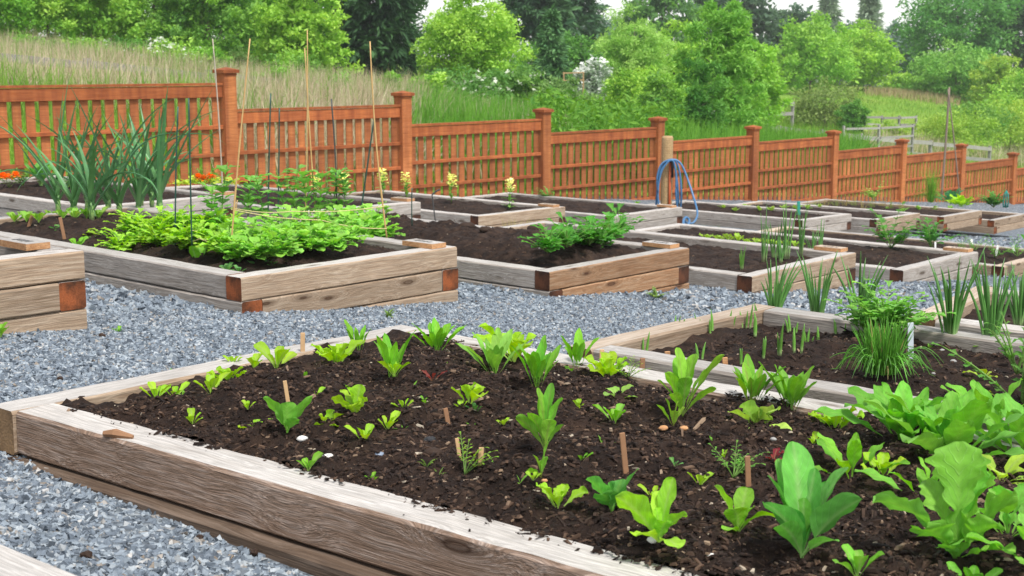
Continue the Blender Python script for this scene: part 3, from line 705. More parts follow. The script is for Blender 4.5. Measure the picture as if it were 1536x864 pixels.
def P_lettuce(mb, p, H, W_, n=9, col=G_LET):   # open, ruffled
    rosette(mb, p, n, max(H * 1.25, W_ * .66), max(H, W_) * .66, 'lettuce', .72, 1.42, .62, .38, .22, col, R_PALE, nu=10, inner=.6, spread=.012)
def P_sprout(mb, p, H, W_, n=3, col=G_LET):
    rosette(mb, p, n + 3, max(H * 1.2, W_ * .66), max(H * .72, W_ * .48), 'obov', .8, 1.4, .5, .35, .10, col, R_PALE, nu=7, nv=2, spread=.002)
def P_tiny(mb, p, H, W_, n=3, col=G_MID):
    rosette(mb, p, n, max(H, W_ * .5), max(H, W_) * .28, 'leaflet', .5, 1.3, .4, .2, 0, col, R_GRN, nu=5, nv=1, spread=.001)
def P_upright(mb, p, H, W_, n=8, col=G_CHARD, rib=R_GRN, shape='long'):
    L = H * 1.04
    rosette(mb, p, int(n * 1.5), L * 1.05, min(L * .235, W_ * .36), shape, math.acos(min(.85, max(.15, W_ * .45 / L))), 1.46, .42, .30, .14, col, rib, nu=12, inner=.58, sizevar=.25, spread=.012)
def P_bok(mb, p, H, W_, n=9, col=G_DEEP):
    L = max(H * 1.02, W_ * .58)
    rosette(mb, p, n, L, L * .52, 'spoon', math.acos(min(.80, max(.2, W_ * .40 / L))), 1.45, .30, .22, .07, col, (.38, .55, .22), nu=13, nv=4, inner=.62, sizevar=.15, spread=.014)
def P_mustard(mb, p, H, W_, n=7, col=G_MUS):
    L = max(H * 1.08, W_ * .62)
    rosette(mb, p, n, L, L * .40, 'lobed', .62, 1.42, .62, .15, .12, col, R_GRN, nu=34, nv=4, inner=.8, sizevar=.15, spread=.015)
def P_mass(mb, p, H, W_, n=16, col=G_MID):
    rosette(mb, p, n, max(H * 1.05, W_ * .55), max(H, W_ * .6) * .33, 'mass', .58, 1.45, .55, .22, .20, col, R_GRN, nu=14, nv=3, inner=.7, spread=.03, sizevar=.3)
def P_squash(mb, p, H, W_, n=6, col=(.30, .44, .07)):
    rosette(mb, p, n, max(H * 1.2, W_ * .62), W_ * .42, 'round', .55, 1.2, 1.1, .12, .12, col, R_PALE, nu=10, nv=3, inner=.6)
def P_feather(mb, p, H, W_, n=5, col=(.24, .40, .03)):
    for k in range(n): compound(mb, p, rng.random() * 6.3, rng.uniform(.7, 1.35), H * rng.uniform(.8, 1.15), .5, 6, H * .26, H * .13, col, r=.0012)
def P_red(mb, p, H, W_, n=5, col=(.20, .035, .03)):
    rosette(mb, p, n, max(H * 1.1, W_ * .6), W_ * .36, 'lettuce', .6, 1.3, .8, .3, .25, col, (.30, .22, .10), nu=8)
def P_onion(mb, p, H, W_, n=12, col=(.10, .26, .055), r=.0042):
    base = np.asarray(p)
    for k in range(n):
        az = rng.random() * 2 * PI; s = rng.uniform(.2, 1) * W_ / 2 / H; L = H * rng.uniform(.62, 1.08); t = np.linspace(0, 1, 9)
        b = base + np.array([math.cos(az), math.sin(az), 0]) * rng.random() * .018
        P_ = b[None] + t[:, None] * np.array([0, 0, L]) + (t ** 1.35)[:, None] * L * s * np.array([math.cos(az), math.sin(az), 0]) + (t ** 3)[:, None] * rng.normal(0, .03, 3) * L - np.array([0, 0, 1])[None] * (t ** 4)[:, None] * L * s * .25
        pale = np.exp(-(t / .13) ** 2)[:, None]
        c = np.asarray(col) * rng.uniform(.75, 1.2) * (1 + .5 * (1 - t)[:, None] * .4)
        tube(mb, P_, r * rng.uniform(.7, 1.15) * np.array([.9, 1, 1, 1, .95, .85, .7, .45, .12]), 6, 0, c * (1 - pale) + np.array([.50, .58, .30]) * pale)
def P_shoot(mb, p, H, W_, n=2, col=(.14, .33, .05)):
    P_onion(mb, p, H * 1.1, max(W_, H * .22), n, col, .0038)
def P_leek(mb, p, H, W_, n=7, col=(.075, .20, .075)):
    base = np.asarray(p)
    plane = rng.normal(0, .45)
    tube(mb, [base, base + [0, 0, H * .07], base + [0, 0, H * .16]], [.014, .015, .012], 8, 0, np.array([[.40, .52, .22], [.26, .44, .12], [.14, .30, .09]]))
    for k in range(n):
        az = plane + (k % 2) * PI + rng.normal(0, .5); f = k / n
        leaf(mb, base + np.array([0, 0, H * (.02 + .14 * f)]), az, rng.uniform(.95, 1.52), H * rng.uniform(.62, 1.15), .042, 'blade', rng.choice([.12, .5, 1.1, 2.3], p=[.32, .28, .25, .15]), .6, 0, np.asarray(col) * rng.uniform(.8, 1.25), (.14, .30, .10), 16, 1)
def P_chive(mb, p, H, W_, n=150, col=(.10, .30, .03)):
    base = np.asarray(p); t = np.linspace(0, 1, 9)
    for k in range(n):
        az = rng.random() * 2 * PI; droop = rng.random() < .34
        L = H * rng.uniform(.55, 1.05); s = rng.uniform(0, .33) if not droop else rng.uniform(.5, 1.0)
        b = base + np.array([math.cos(az), math.sin(az), 0]) * .04 * math.sqrt(rng.random())
        d = np.array([math.cos(az), math.sin(az), 0])
        if droop:
            R_ = W_ / 2 * rng.uniform(.45, 1.0); hz = H * rng.uniform(.18, .45)
            P_ = b[None] + d * (t * R_)[:, None] + np.array([0, 0, 1]) * (hz * np.sin(PI * np.minimum(t * 1.0, 1)) ** .9 + .004)[:, None] + rng.normal(0, .012, 3) * (t ** 2)[:, None]
            P_[:, 2] = np.maximum(P_[:, 2], base[2] + .003)
        else:
            P_ = b[None] + np.array([0, 0, 1]) * (t * L)[:, None] + d * ((t ** 1.6) * L * s)[:, None] + rng.normal(0, .012, 3) * (t ** 2)[:, None]
        c = np.asarray(col) * rng.uniform(.6, 1.45); 
        if rng.random() < .06: c = np.array([.45, .40, .14])
        tube(mb, P_, np.array([1, 1, 1, 1, .95, .9, .8, .6, .25]) * .0014, 3, 0, c, cap=False)
def P_parsley(mb, p, H, W_, n=14, col=(.20, .44, .07)):
    for k in range(n): compound(mb, p, rng.random() * 6.3, rng.uniform(.75, 1.5), H * rng.uniform(.6, 1.15), rng.uniform(.3, .9), 5, W_ * .24, W_ * .20, np.asarray(col), pairs_from=.5, r=.0018)
def P_bushy(mb, p, H, W_, n=9, col=(.11, .28, .045), shape='leaflet', ll=.36, lw=.22, nl=5):
    for k in range(n): compound(mb, p, rng.random() * 6.3, rng.uniform(.55, 1.5), max(H, W_ * .6) * rng.uniform(.6, 1.05), .35, nl, W_ * ll * .6, W_ * lw * .6, col, shape, r=.003, pairs_from=.3)
def P_stem(mb, p, H, W_, n=7, col=(.14, .34, .05), lean=.15, shape='leaflet', ll=.5, lw=.3):
    az = rng.random() * 6.3; t = np.linspace(0, 1, 8); C = np.asarray(p)[None] + np.array([0, 0, H])[None] * t[:, None] + (t ** 2)[:, None] * H * lean * np.array([math.cos(az), math.sin(az), 0])
    tube(mb, C, np.linspace(.004, .002, 8), 5, 0, np.asarray(col) * .9)
    for k in range(n):
        tt = .12 + .86 * k / n; q = np.array([np.interp(tt, t, C[:, i]) for i in range(3)])
        for sd in range(2):
            leaf(mb, q, k * 1.6 + sd * PI + rng.normal(0, .3), rng.uniform(.1, .9), W_ * ll * rng.uniform(.75, 1.15), W_ * lw, shape, .6, .2, .08, np.asarray(col) * rng.uniform(.8, 1.2), R_GRN, 6, 2)
    return C[-1]
def P_custom(mb, p, k, spec, col, rib=R_GRN, ruff=.1, curl=.5):
    # each leaf: where its tip reaches (right, up) and how far it leans away, its width, its outline
    for row in spec:
        dx, dy, dep, w_, kind = row[:5]; c = row[5] if len(row) > 5 else curl; rl = row[6] if len(row) > 6 else rng.normal(0, .12)
        v = np.array([dx, dep, dy], float) * k; rl = rl - .95 * dx / math.hypot(dx, dy, dep) * min(1., max(0., 1.9 * dy / math.hypot(dx, dy, dep) - .25))  # blades turn their faces to the open side
        L = np.linalg.norm(v); el = math.asin(v[2] / L)
        leaf(mb, p, math.atan2(v[1], v[0]), min(1.62, el + .46 * c), L * (1 + .05 * c * c), w_ * k * (1.2 + .3 * abs(dx) / math.hypot(dx, dy, dep)), kind, c, .22, ruff, np.asarray(col) * rng.uniform(.9, 1.12), rib, 44 if kind == 'lobed' else 15, 4, roll=rl)
def hero(bedkey, u, v, spec, col, label, name, cat=None, group=None, **kw):
    p = onbed(bedkey, u, v); mb = MB(); P_custom(mb, (p[0], p[1], p[2] - .003), p[1] / F_PX, spec, col, **kw)
    return tag(mb.build(name, M['leaf'], smooth=True, origin=p), label, cat or name.replace('_', ' '), group)
KIND = dict(lettuce=P_lettuce, sprout=P_sprout, tiny=P_tiny, upright=P_upright, bok=P_bok, mustard=P_mustard, mass=P_mass, squash=P_squash, feather=P_feather, red=P_red,
            onion=P_onion, shoot=P_shoot, leek=P_leek, chive=P_chive, parsley=P_parsley, bushy=P_bushy, stem=P_stem)
def plant(kind, bedkey, u, v, hp, wp, label, name=None, cat=None, group=None, n=None, col=None, **kw):
    p = onbed(bedkey, u, v); k = p[1] / F_PX / math.cos(PITCH) * 1.0
    mb = MB(); a = {}
    if n: a['n'] = n
    if col: a['col'] = col
    a.update(kw)
    KIND[kind](mb, (p[0], p[1], p[2] - .003), hp * k * 1.02, wp * k, **a)
    nm = name or dict(lettuce='lettuce', sprout='lettuce_seedling', tiny='seedling', upright='leafy_green', bok='leafy_green', mustard='mustard_plant', mass='leafy_green', squash='squash_seedling', feather='carrot_seedling', red='red_lettuce',
                      onion='onion_plant', shoot='onion_shoot', leek='leek', chive='chive_clump', parsley='parsley_plant', bushy='potato_plant', stem='pea_plant')[kind]
    o = mb.build(nm, M['blade'] if kind in ('onion', 'shoot', 'leek', 'chive') else M['leaf'], smooth=True, origin=p)
    return tag(o, label, cat or nm.replace('_', ' '), group)
def stickobj(bedkey, u, v, utop, vtop, w, label, m='stick', name='plant_marker', cat='plant marker', flat=.35, zbase=None, group='sticks and labels marking plants'):
    p = onbed(bedkey, u, v) if zbase is None else onz(u, v, zbase)
    q = aty(utop, vtop, p[1]); q = np.array([q[0], q[1], q[2]])
    mb = MB(); d = q - p
    L = np.linalg.norm(d); xd = np.array([1., 0, 0]); Mx = np.eye(4); Mx[:3, 2] = d / L
    x = np.array([1, .25, 0]); x -= x.dot(Mx[:3, 2]) * Mx[:3, 2]; x /= np.linalg.norm(x); Mx[:3, 0] = x; Mx[:3, 1] = np.cross(Mx[:3, 2], x)
    Mx[:3, 3] = -.03 * d / L
    k = p[1] / F_PX; ww = w * k / 2
    box(mb, (-ww, -ww * flat, 0), (ww, ww * flat, L + .03), M=Mx)
    o = mb.build(name, M[m], loc=p); b_ = o.modifiers.new('b', 'BEVEL'); b_.width = ww * .18; b_.segments = 1
    return tag(o, label, cat, group)
# ---------------------------------------------------------------- the lettuce bed in front: kind, base u, v, height, width, label
G1 = 'young salad plants in the front bed'
for kind, u, v, h, w, label, *ex in [
    ('sprout', 234, 601, 30, 36, 'pair of bright lettuces nearest the left corner of the front bed'),
    ('sprout', 262, 597, 22, 26, 'small lettuce touching the leftmost lettuce pair'),
    ('tiny', 275, 592, 12, 22, 'tiny dark seedling right of the leftmost lettuces'),
    ('tiny', 262, 560, 12, 16, 'tiny seedling against the left end plank'),
    ('sprout', 289, 635, 18, 18, 'lone lettuce seedling near the long front plank, left end'),
    ('sprout', 316, 591, 28, 24, 'small upright lettuce between the left pair and the low round lettuce'),
    ('lettuce', 343, 571, 20, 34, 'low round yellow green lettuce near the left end'),
    ('sprout', 349, 547, 16, 26, 'thin pale seedling beside the left end plank'),
    ('sprout', 381, 552, 24, 32, 'yellow green lettuce left of the twin leaved one by the plank'),
    ('sprout', 415, 553, 34, 34, 'twin leaved lettuce near the first wooden marker'),
    ('tiny', 456, 566, 20, 14, 'narrow seedling just below the first wooden marker'),
    ('lettuce', 505, 547, 32, 40, 'dense ruffled yellow lettuce at the left back plank', dict(n=12)),
    ('upright', 537, 527, 50, 36, 'tall thin leafed plant leaning over the left back plank', dict(n=6, col=G_MID)),
    ('upright', 588, 563, 62, 44, 'upright green plant with three raised leaves, left of the red lettuce', dict(n=7, col=G_MID)),
    ('sprout', 592, 563, 26, 34, 'frilly low lettuce at the foot of the upright green plant', dict(n=6)),
    ('red', 649, 570, 24, 30, 'small red and green lettuce in the back half'),
    ('tiny', 619, 582, 14, 14, 'tiny seedling left of the red lettuce'),
    ('tiny', 671, 548, 12, 14, 'tiny seedling right of the red lettuce'),
    ('upright', 655, 527, 52, 80, 'wide rosette of many green leaves at the back corner', dict(n=14, col=G_MID)),
    ('upright', 742, 562, 76, 110, 'large plant with long pale spreading leaves at the back plank', dict(n=11, col=(.22, .42, .06))),
    ('lettuce', 770, 540, 50, 60, 'yellow green lettuce mixed into the large spreading plant', dict(n=8)),
    ('upright', 806, 577, 68, 66, 'tall dark green plant right of the large spreading plant', dict(n=10, col=(.15, .36, .03))),
    ('upright', 865, 552, 54, 48, 'plant with a notched leaf against the middle of the back plank', dict(n=6, col=G_MID)),
    ('tiny', 858, 556, 12, 24, 'seedling at the foot of the notched leaf plant'),
    ('lettuce', 912, 565, 30, 44, 'very frilly yellow lettuce right of the notched leaf plant', dict(n=13)),
    ('feather', 942, 566, 26, 30, 'frilly low seedling between the yellow lettuce and a marker', dict(n=6)),
    ('squash', 926, 598, 34, 44, 'plant with toothed pale leaves below the frilly yellow lettuce', dict(n=5, col=(.26, .44, .07))),
    ('sprout', 922, 634, 28, 32, 'four leaved seedling in the middle of the bed', dict(col=G_MID, n=4)),
    ('upright', 1128, 606, 66, 80, 'dark green leafy plant, left half of the pair at the right back plank', dict(n=11, col=(.16, .36, .035), rib=R_RED)),
    ('upright', 1186, 614, 72, 86, 'dark green leafy plant, right half of the pair at the right back plank', dict(n=12, col=(.15, .34, .035))),
    ('lettuce', 1252, 643, 36, 62, 'yellow green lettuce by the plank right of the dark row', dict(n=9)),
    ('sprout', 1222, 668, 16, 24, 'two leaved seedling below the plank lettuce'),
    ('red', 1160, 690, 26, 44, 'dark red lettuce beside the big smooth leaved plant', dict(n=5, col=(.22, .02, .025))),
    ('sprout', 392, 662, 34, 46, 'cluster of small lettuce leaves left of the broad smooth leaved plant', dict(n=9)),
    ('sprout', 581, 644, 22, 22, 'small lettuce seedling right of the joined lettuces'),
    ('sprout', 606, 614, 18, 14, 'narrow seedling above the small lettuce, centre left'),
    ('sprout', 547, 664, 28, 26, 'seedling below the joined lettuces'),
    ('sprout', 462, 704, 22, 40, 'seedling with spread leaves close to the front plank', dict(col=G_MID)),
    ('tiny', 604, 645, 18, 12, 'dark sprig right of the small lettuce seedling'),
    ('lettuce', 704, 602, 32, 40, 'pale lettuce in the middle of the bed', dict(n=7)),
    ('sprout', 692, 614, 14, 18, 'two leaf sprout left below the pale middle lettuce'),
    ('sprout', 713, 618, 14, 18, 'two leaf sprout right below the pale middle lettuce', dict(col=G_BLUE)),
    ('tiny', 713, 642, 14, 14, 'grey green sprig in the very middle'),
    ('sprout', 800, 718, 12, 24, 'seedling at the foot of the lower thin plant'),
    ('lettuce', 836, 758, 34, 52, 'clean open yellow lettuce near the front plank', dict(n=7)),
    ('feather', 697, 710, 46, 46, 'feathery carrot seedling between two upright sticks'),
    ('feather', 658, 714, 12, 18, 'tiny feathery seedling left of the two sticks'),
    ('tiny', 780, 722, 20, 18, 'tiny feathery sprig beside the thin centre plant'),
    ('tiny', 905, 668, 26, 14, 'single grey sprig left of the tall dark stick'),
    ('sprout', 984, 726, 16, 12, 'tiny sprout right of the tall dark stick'),
    ('sprout', 980, 748, 18, 22, 'sprout behind the large pointed lettuce'),
    ('sprout', 1012, 697, 10, 16, 'minute sprout in the bare soil right of the tall stick', dict(col=G_BLUE)),
    ('sprout', 1050, 728, 24, 32, 'lobed seedling above the glossy front plant'),
    ('feather', 1100, 715, 44, 60, 'cluster of fine seedlings behind the glossy front plant', dict(n=8, col=(.15, .36, .05))),
    ('sprout', 1286, 864, 54, 78, 'small plant cut by the bottom edge right of the biggest one', dict(col=(.17, .42, .04), n=4)),
    ('mass', 1278, 712, 78, 96, 'long leaved green plant right of the red lettuce', dict(n=8, col=(.17, .40, .035))),
    ('lettuce', 1322, 712, 34, 50, 'yellow lettuce below the long leaved plant', dict(n=7)),
    ('mass', 1352, 658, 112, 112, 'big leafy green plant, leftmost of the dense clump', dict(n=18, col=(.155, .38, .04))),
    ('mass', 1420, 690, 142, 140, 'big leafy green plant in the middle of the dense clump', dict(n=22, col=(.165, .38, .05))),
    ('mass', 1488, 655, 100, 110, 'leafy green plant at the back right of the dense clump', dict(n=16, col=(.15, .36, .04))),
    ('mass', 1540, 690, 128, 120, 'leafy green plant cut by the right edge', dict(n=16, col=(.15, .36, .045))),
    ('squash', 1500, 725, 64, 80, 'yellow green round leaved plant behind the toothed mustard', dict(n=8, col=(.36, .50, .06))),
    ('mustard', 1555, 850, 100, 110, 'toothed plant cut by the lower right corner', dict(n=8)),
    ('bok', 1456, 884, 58, 110, 'smooth leaved plant rising from the bottom edge', dict(n=6, col=(.15, .42, .04))),
    ('mustard', 1512, 800, 90, 90, 'smaller toothed plant between the largest mustard and the right edge', dict(n=8, col=(.17, .40, .05))),
    ('mass', 1395, 745, 74, 100, 'broad leaved plant behind the largest mustard', dict(n=9, col=(.16, .39, .04))),
    ('sprout', 372, 612, 14, 18, 'lettuce sprout below the low round lettuce'),
    ('sprout', 470, 598, 15, 20, 'lettuce sprout right of the short wooden marker'),
    ('sprout', 640, 606, 13, 18, 'lettuce sprout left of the pale middle lettuce', dict(col=G_MID)),
    ('sprout', 755, 640, 14, 18, 'lettuce sprout left of the leaning centre plant'),
    ('sprout', 560, 720, 13, 20, 'sprout near the front plank below the blue pebble', dict(col=G_MID)),
    ('sprout', 868, 612, 13, 18, 'sprout between the leaning centre plant and the toothed pale one'),
    ('feather', 640, 700, 14, 18, 'feathery sprig beside the brown clod'),
    ('sprout', 872, 690, 14, 20, 'sprout right of the thin centre plant', dict(col=G_MID)),
    ('sprout', 1085, 690, 16, 20, 'sprout in front of the pale squash like plant'),
    ('tiny', 1068, 660, 10, 14, 'minute seedling left of the dark red lettuce'),
    ('tiny', 735, 700, 12, 14, 'minute seedling right of the two sticks'),
    ('tiny', 520, 580, 10, 14, 'minute seedling behind the larger joined lettuce'),
    ('tiny', 620, 665, 9, 18, 'minute seedling above the blue pebble'),
]:
    big = 1.22 if kind in ('lettuce', 'sprout', 'tiny', 'feather') and u < 1250 else 1.0
    plant(kind, 'N1', u, v, h * big, w * big, label, group=G1, **(ex[0] if ex else {}))
hero('N1', 1203, 834, [(-10, 172, 60, 56, 'spoon', .35, .2), (-54, 120, 40, 48, 'spoon', .5), (78, 136, 30, 52, 'spoon', .5), (90, 98, -20, 66, 'spoon', .6), (-70, 88, -10, 50, 'spoon', .8), (-46, 62, -35, 42, 'lettuce', .7), (26, 134, 40, 34, 'spoon', .3), (-24, 84, -10, 34, 'lettuce', .4), (26, 78, 0, 30, 'lettuce', .3), (52, 104, 60, 46, 'spoon', .4), (46, 40, -50, 26, 'spoon', .9), (-30, 140, 70, 44, 'spoon', .3), (4, 92, 20, 30, 'lettuce', .2)], (.115, .33, .055), 'biggest plant, with broad smooth round leaves, lower right', 'leafy_green', group=G1, rib=(.38, .55, .22), ruff=.06)
hero('N1', 1434, 838, [(6, 182, 40, 70, 'lobed', .55, -.25), (-140, 92, -10, 58, 'lobed', 1.0), (100, 88, 10, 70, 'lobed', .9), (-66, 62, -40, 52, 'lobed', .8), (44, 72, -50, 56, 'lobed', .8), (40, 138, 70, 62, 'lobed', .5), (-36, 112, 60, 56, 'lobed', .5), (70, 30, -60, 40, 'lobed', .8), (-30, 40, -50, 30, 'lobed', .7), (64, 128, 50, 46, 'lobed', .6)], (.19, .42, .055), 'toothed mustard plant, largest plant at the lower right', 'mustard_plant', group=G1, ruff=.16)
hero('N1', 988, 811, [(-70, 72, 0, 74, 'lettuce', .55), (25, 98, 25, 40, 'lettuce', .2), (-6, 56, 5, 34, 'lettuce', .3), (46, 44, -5, 46, 'lettuce', .8), (22, 8, -60, 40, 'lettuce', 1.0), (-22, 50, 40, 40, 'lettuce', .4), (8, 70, 45, 36, 'lettuce', .3), (-40, 22, -45, 40, 'lettuce', .9), (10, 40, -20, 34, 'lettuce', .5)], (.29, .52, .04), 'large pointed lettuce near the bottom edge', 'lettuce', group=G1, ruff=.12, rib=R_PALE)
hero('N1', 918, 768, [(-42, 56, 0, 38, 'spoon', .6), (2, 52, 0, 42, 'spoon', .4), (42, 70, 10, 24, 'long', .2), (-18, 40, -30, 34, 'spoon', .7), (18, 46, 30, 34, 'spoon', .4)], (.13, .38, .075), 'blue green plant left of the large pointed lettuce', 'leafy_green', group=G1)
hero('N1', 1108, 798, [(-40, 74, 10, 46, 'lettuce', .4), (-12, 44, -15, 42, 'lettuce', .6), (60, 22, -10, 36, 'lettuce', 1.5), (-26, 16, -40, 26, 'lettuce', .9), (18, 62, 40, 36, 'lettuce', .4), (28, 40, 10, 30, 'lettuce', .8)], (.24, .48, .045), 'glossy plant left of the biggest smooth leaved plant', 'leafy_green', group=G1, rib=R_PALE)
hero('N1', 1024, 622, [(-12, 106, 10, 30, 'obov', .3), (22, 94, 20, 30, 'obov', .3), (64, 96, -5, 26, 'obov', .35), (-30, 70, -10, 26, 'obov', .5), (2, 66, -25, 28, 'obov', .4), (40, 68, 20, 22, 'obov', .4), (-20, 42, -30, 20, 'obov', .5), (14, 78, 40, 26, 'obov', .3), (-6, 84, 40, 26, 'obov', .3), (50, 46, -20, 18, 'obov', .6), (-40, 50, 20, 20, 'obov', .6)], (.21, .43, .04), 'tallest upright romaine plant in the middle right', 'leafy_green', group=G1, rib=(.30, .34, .12))
hero('N1', 1010, 639, [(-27, 36, 0, 16, 'obov', .3), (-13, 45, 5, 18, 'obov', .2), (9, 42, 0, 18, 'obov', .3), (0, 30, -15, 16, 'obov', .3), (18, 30, 10, 14, 'obov', .4)], (.24, .42, .05), 'short reddish stemmed plant in front of the tallest romaine', 'leafy_green', group=G1, rib=R_RED)
hero('N1', 818, 674, [(-14, 98, 10, 28, 'long', .3), (12, 106, 10, 24, 'obov', .2), (28, 84, 0, 30, 'obov', .4), (-28, 62, -10, 28, 'obov', .5), (-48, 52, 0, 26, 'obov', .6), (30, 42, -5, 16, 'obov', .6), (8, 54, -20, 28, 'obov', .4), (-4, 80, 30, 24, 'obov', .3)], (.21, .43, .045), 'leaning long leaved plant in the centre, upper one', 'leafy_green', group=G1, rib=(.28, .26, .10))
hero('N1', 812, 714, [(14, 60, 0, 20, 'obov', .3), (-14, 36, 0, 18, 'obov', .5), (-24, 12, -10, 18, 'lettuce', .8), (8, 36, -10, 14, 'obov', .3), (2, 26, 10, 14, 'obov', .3)], (.22, .44, .045), 'thin long leaved plant in the centre, lower one', 'leafy_green', group=G1, rib=R_RED)
hero('N1', 1134, 643, [(-26, 38, 5, 46, 'round', .8), (-46, 26, 0, 26, 'round', .8), (30, 32, 0, 44, 'round', .9), (-46, 2, -25, 24, 'round', .5), (50, 3, -25, 22, 'round', .5), (-4, 5, -50, 28, 'round', .5), (18, 24, -15, 30, 'round', .9), (40, 22, 30, 26, 'round', .8)], (.36, .52, .09), 'pale squash like plant with flat outer leaves', 'squash_seedling', group=G1, rib=R_PALE)
hero('N1', 535, 621, [(-16, 42, 5, 34, 'lettuce', .4), (6, 47, 10, 30, 'lettuce', .3), (17, 28, 0, 28, 'lettuce', .5), (-40, 24, 0, 28, 'lettuce', .6), (-6, 20, -15, 30, 'lettuce', .5), (-26, 34, 20, 28, 'lettuce', .4)], (.34, .54, .03), 'larger of the two joined lettuces in the left half', 'lettuce', group=G1, ruff=.16, rib=R_PALE)
hero('N1', 494, 646, [(-17, 27, 0, 28, 'lettuce', .4), (5, 34, 8, 26, 'lettuce', .3), (24, 28, 0, 28, 'lettuce', .5), (-24, 11, -10, 22, 'lettuce', .6), (22, 10, -12, 24, 'lettuce', .6), (2, 14, -18, 26, 'lettuce', .5)], (.34, .54, .03), 'smaller of the two joined lettuces in the left half', 'lettuce', group=G1, ruff=.16, rib=R_PALE)
hero('N1', 431, 647, [(-38, 54, 0, 27, 'spoon', .5), (2, 50, -5, 30, 'spoon', .3), (42, 56, 5, 18, 'long', .35), (18, 24, -10, 18, 'spoon', .6), (-14, 30, 20, 22, 'spoon', .5)], (.17, .42, .05), 'broad smooth leaved plant alone in the left half of the bed', 'leafy_green', group=G1)
for u, v, ut, vt, w, label, m in [
    (454, 531, 454, 499, 7, 'pale wooden marker standing at the left back plank', 'stick'),
    (430, 590, 427, 571, 6, 'short wooden marker above the broad smooth leaved plant', 'stick'),
    (719, 724, 722, 671, 8, 'grey brown stick, right one of the close pair', 'stick'),
    (690, 690, 685, 657, 6, 'thin pale stick, left one of the close pair', 'stick'),
    (938, 700, 933, 649, 9, 'tall red brown stick standing alone in bare soil', 'stick_dark'),
    (673, 640, 668, 612, 7, 'stub of a dark stick in the middle of the bed', 'stick_dark'),
    (572, 530, 571, 508, 6, 'wooden marker beside the upright green plant at the back', 'stick'),
    (902, 548, 903, 524, 7, 'wooden marker behind the very frilly yellow lettuce', 'stick'),
    (963, 556, 964, 537, 8, 'wooden marker at the plank left of the tallest romaine', 'stick_dark'),
    (1122, 712, 1121, 684, 9, 'brown stub beside the fine seedling cluster', 'stick_dark'),
]: stickobj('N1', u, v, ut, vt, w, label, m)
for u, v, ut, vt, label in [(941, 525, 939, 511, 'orange wooden tag, leftmost of three behind the plank'), (1001, 542, 1001, 527, 'orange wooden tag, middle of three behind the plank'), (1088, 553, 1087, 536, 'orange wooden tag, rightmost of three behind the plank')]:
    o = stickobj('N2', u, v, ut, vt, 9, label, 'block_side')
# stones and clods lying on the soil
def rock(bedkey, u, v, w, label, m, name='stone', h=.6):
    p = onbed(bedkey, u, v); k = p[1] / F_PX; r = w * k / 2
    g = np.random.default_rng(int(u * 7 + v)); n, mm = 7, 10
    th = np.linspace(0, PI, n)[:, None]; ph = np.arange(mm)[None] * 2 * PI / mm
    X = np.stack([np.sin(th) * np.cos(ph), np.sin(th) * np.sin(ph), np.cos(th) + 0 * ph], -1) * (1 + .28 * (g.random((n, mm, 1)) - .5))
    X[0] = X[0, 0]; X[-1] = X[-1, 0]; X = X * r * np.array([1.15, .9, h])
    i = np.arange(n - 1)[:, None] * mm; j = np.arange(mm)[None]; j2 = (j + 1) % mm
    Fq = np.stack([i + j, i + mm + j, i + mm + j2, i + j2], -1).reshape(-1, 4)
    o = MB().add(X.reshape(-1, 3), Fq).build(name, M[m], loc=(p[0], p[1], p[2] + r * h * .45), smooth=m != 'stone_dark')
    return tag(o, label, name, 'stones lying on the soil')
for u, v, w, l, m in [(568, 684, 16, 'round blue grey pebble in the left half of the bed', 'stone_blue'), (645, 662, 18, 'angular black stone near the middle', 'stone_dark'), (492, 687, 16, 'flat white stone near the front plank', 'stone_white'),
                      (650, 682, 26, 'brown clod below the black stone', 'chip'), (453, 660, 16, 'flat pale stone right of the broad smooth leaved plant', 'stone_white'), (979, 812, 16, 'white stone under the large pointed lettuce', 'stone_white'), (1067, 835, 12, 'white stone near the bottom edge', 'stone_white'),
                      (1301, 770, 14, 'white stone right of the biggest smooth leaved plant', 'stone_white'), (995, 644, 14, 'orange brown stone left of the short reddish plant', 'block_side'), (1026, 644, 13, 'orange brown stone right of the short reddish plant', 'block_side'), (817, 722, 9, 'orange pebble at the foot of the thin plant', 'block_side'),
                      (1160, 660, 10, 'pale pebble above the dark red lettuce', 'stone'), (580, 650, 10, 'white pebble below the small lettuce seedling', 'stone_white')]:
    rock('N1', u, v, w, l, m)
# bark strip left on the plank
p = onz(180, 655, -.748); mb = MB()
tube(mb, [p + [-.035, .01, .004], p + [-.01, 0, .007], p + [.03, -.012, .003]], [.006, .010, .004], 6)
tag(mb.build('bark_piece', M['stick_dark'], origin=p), 'curled piece of bark on the front plank', 'bark')

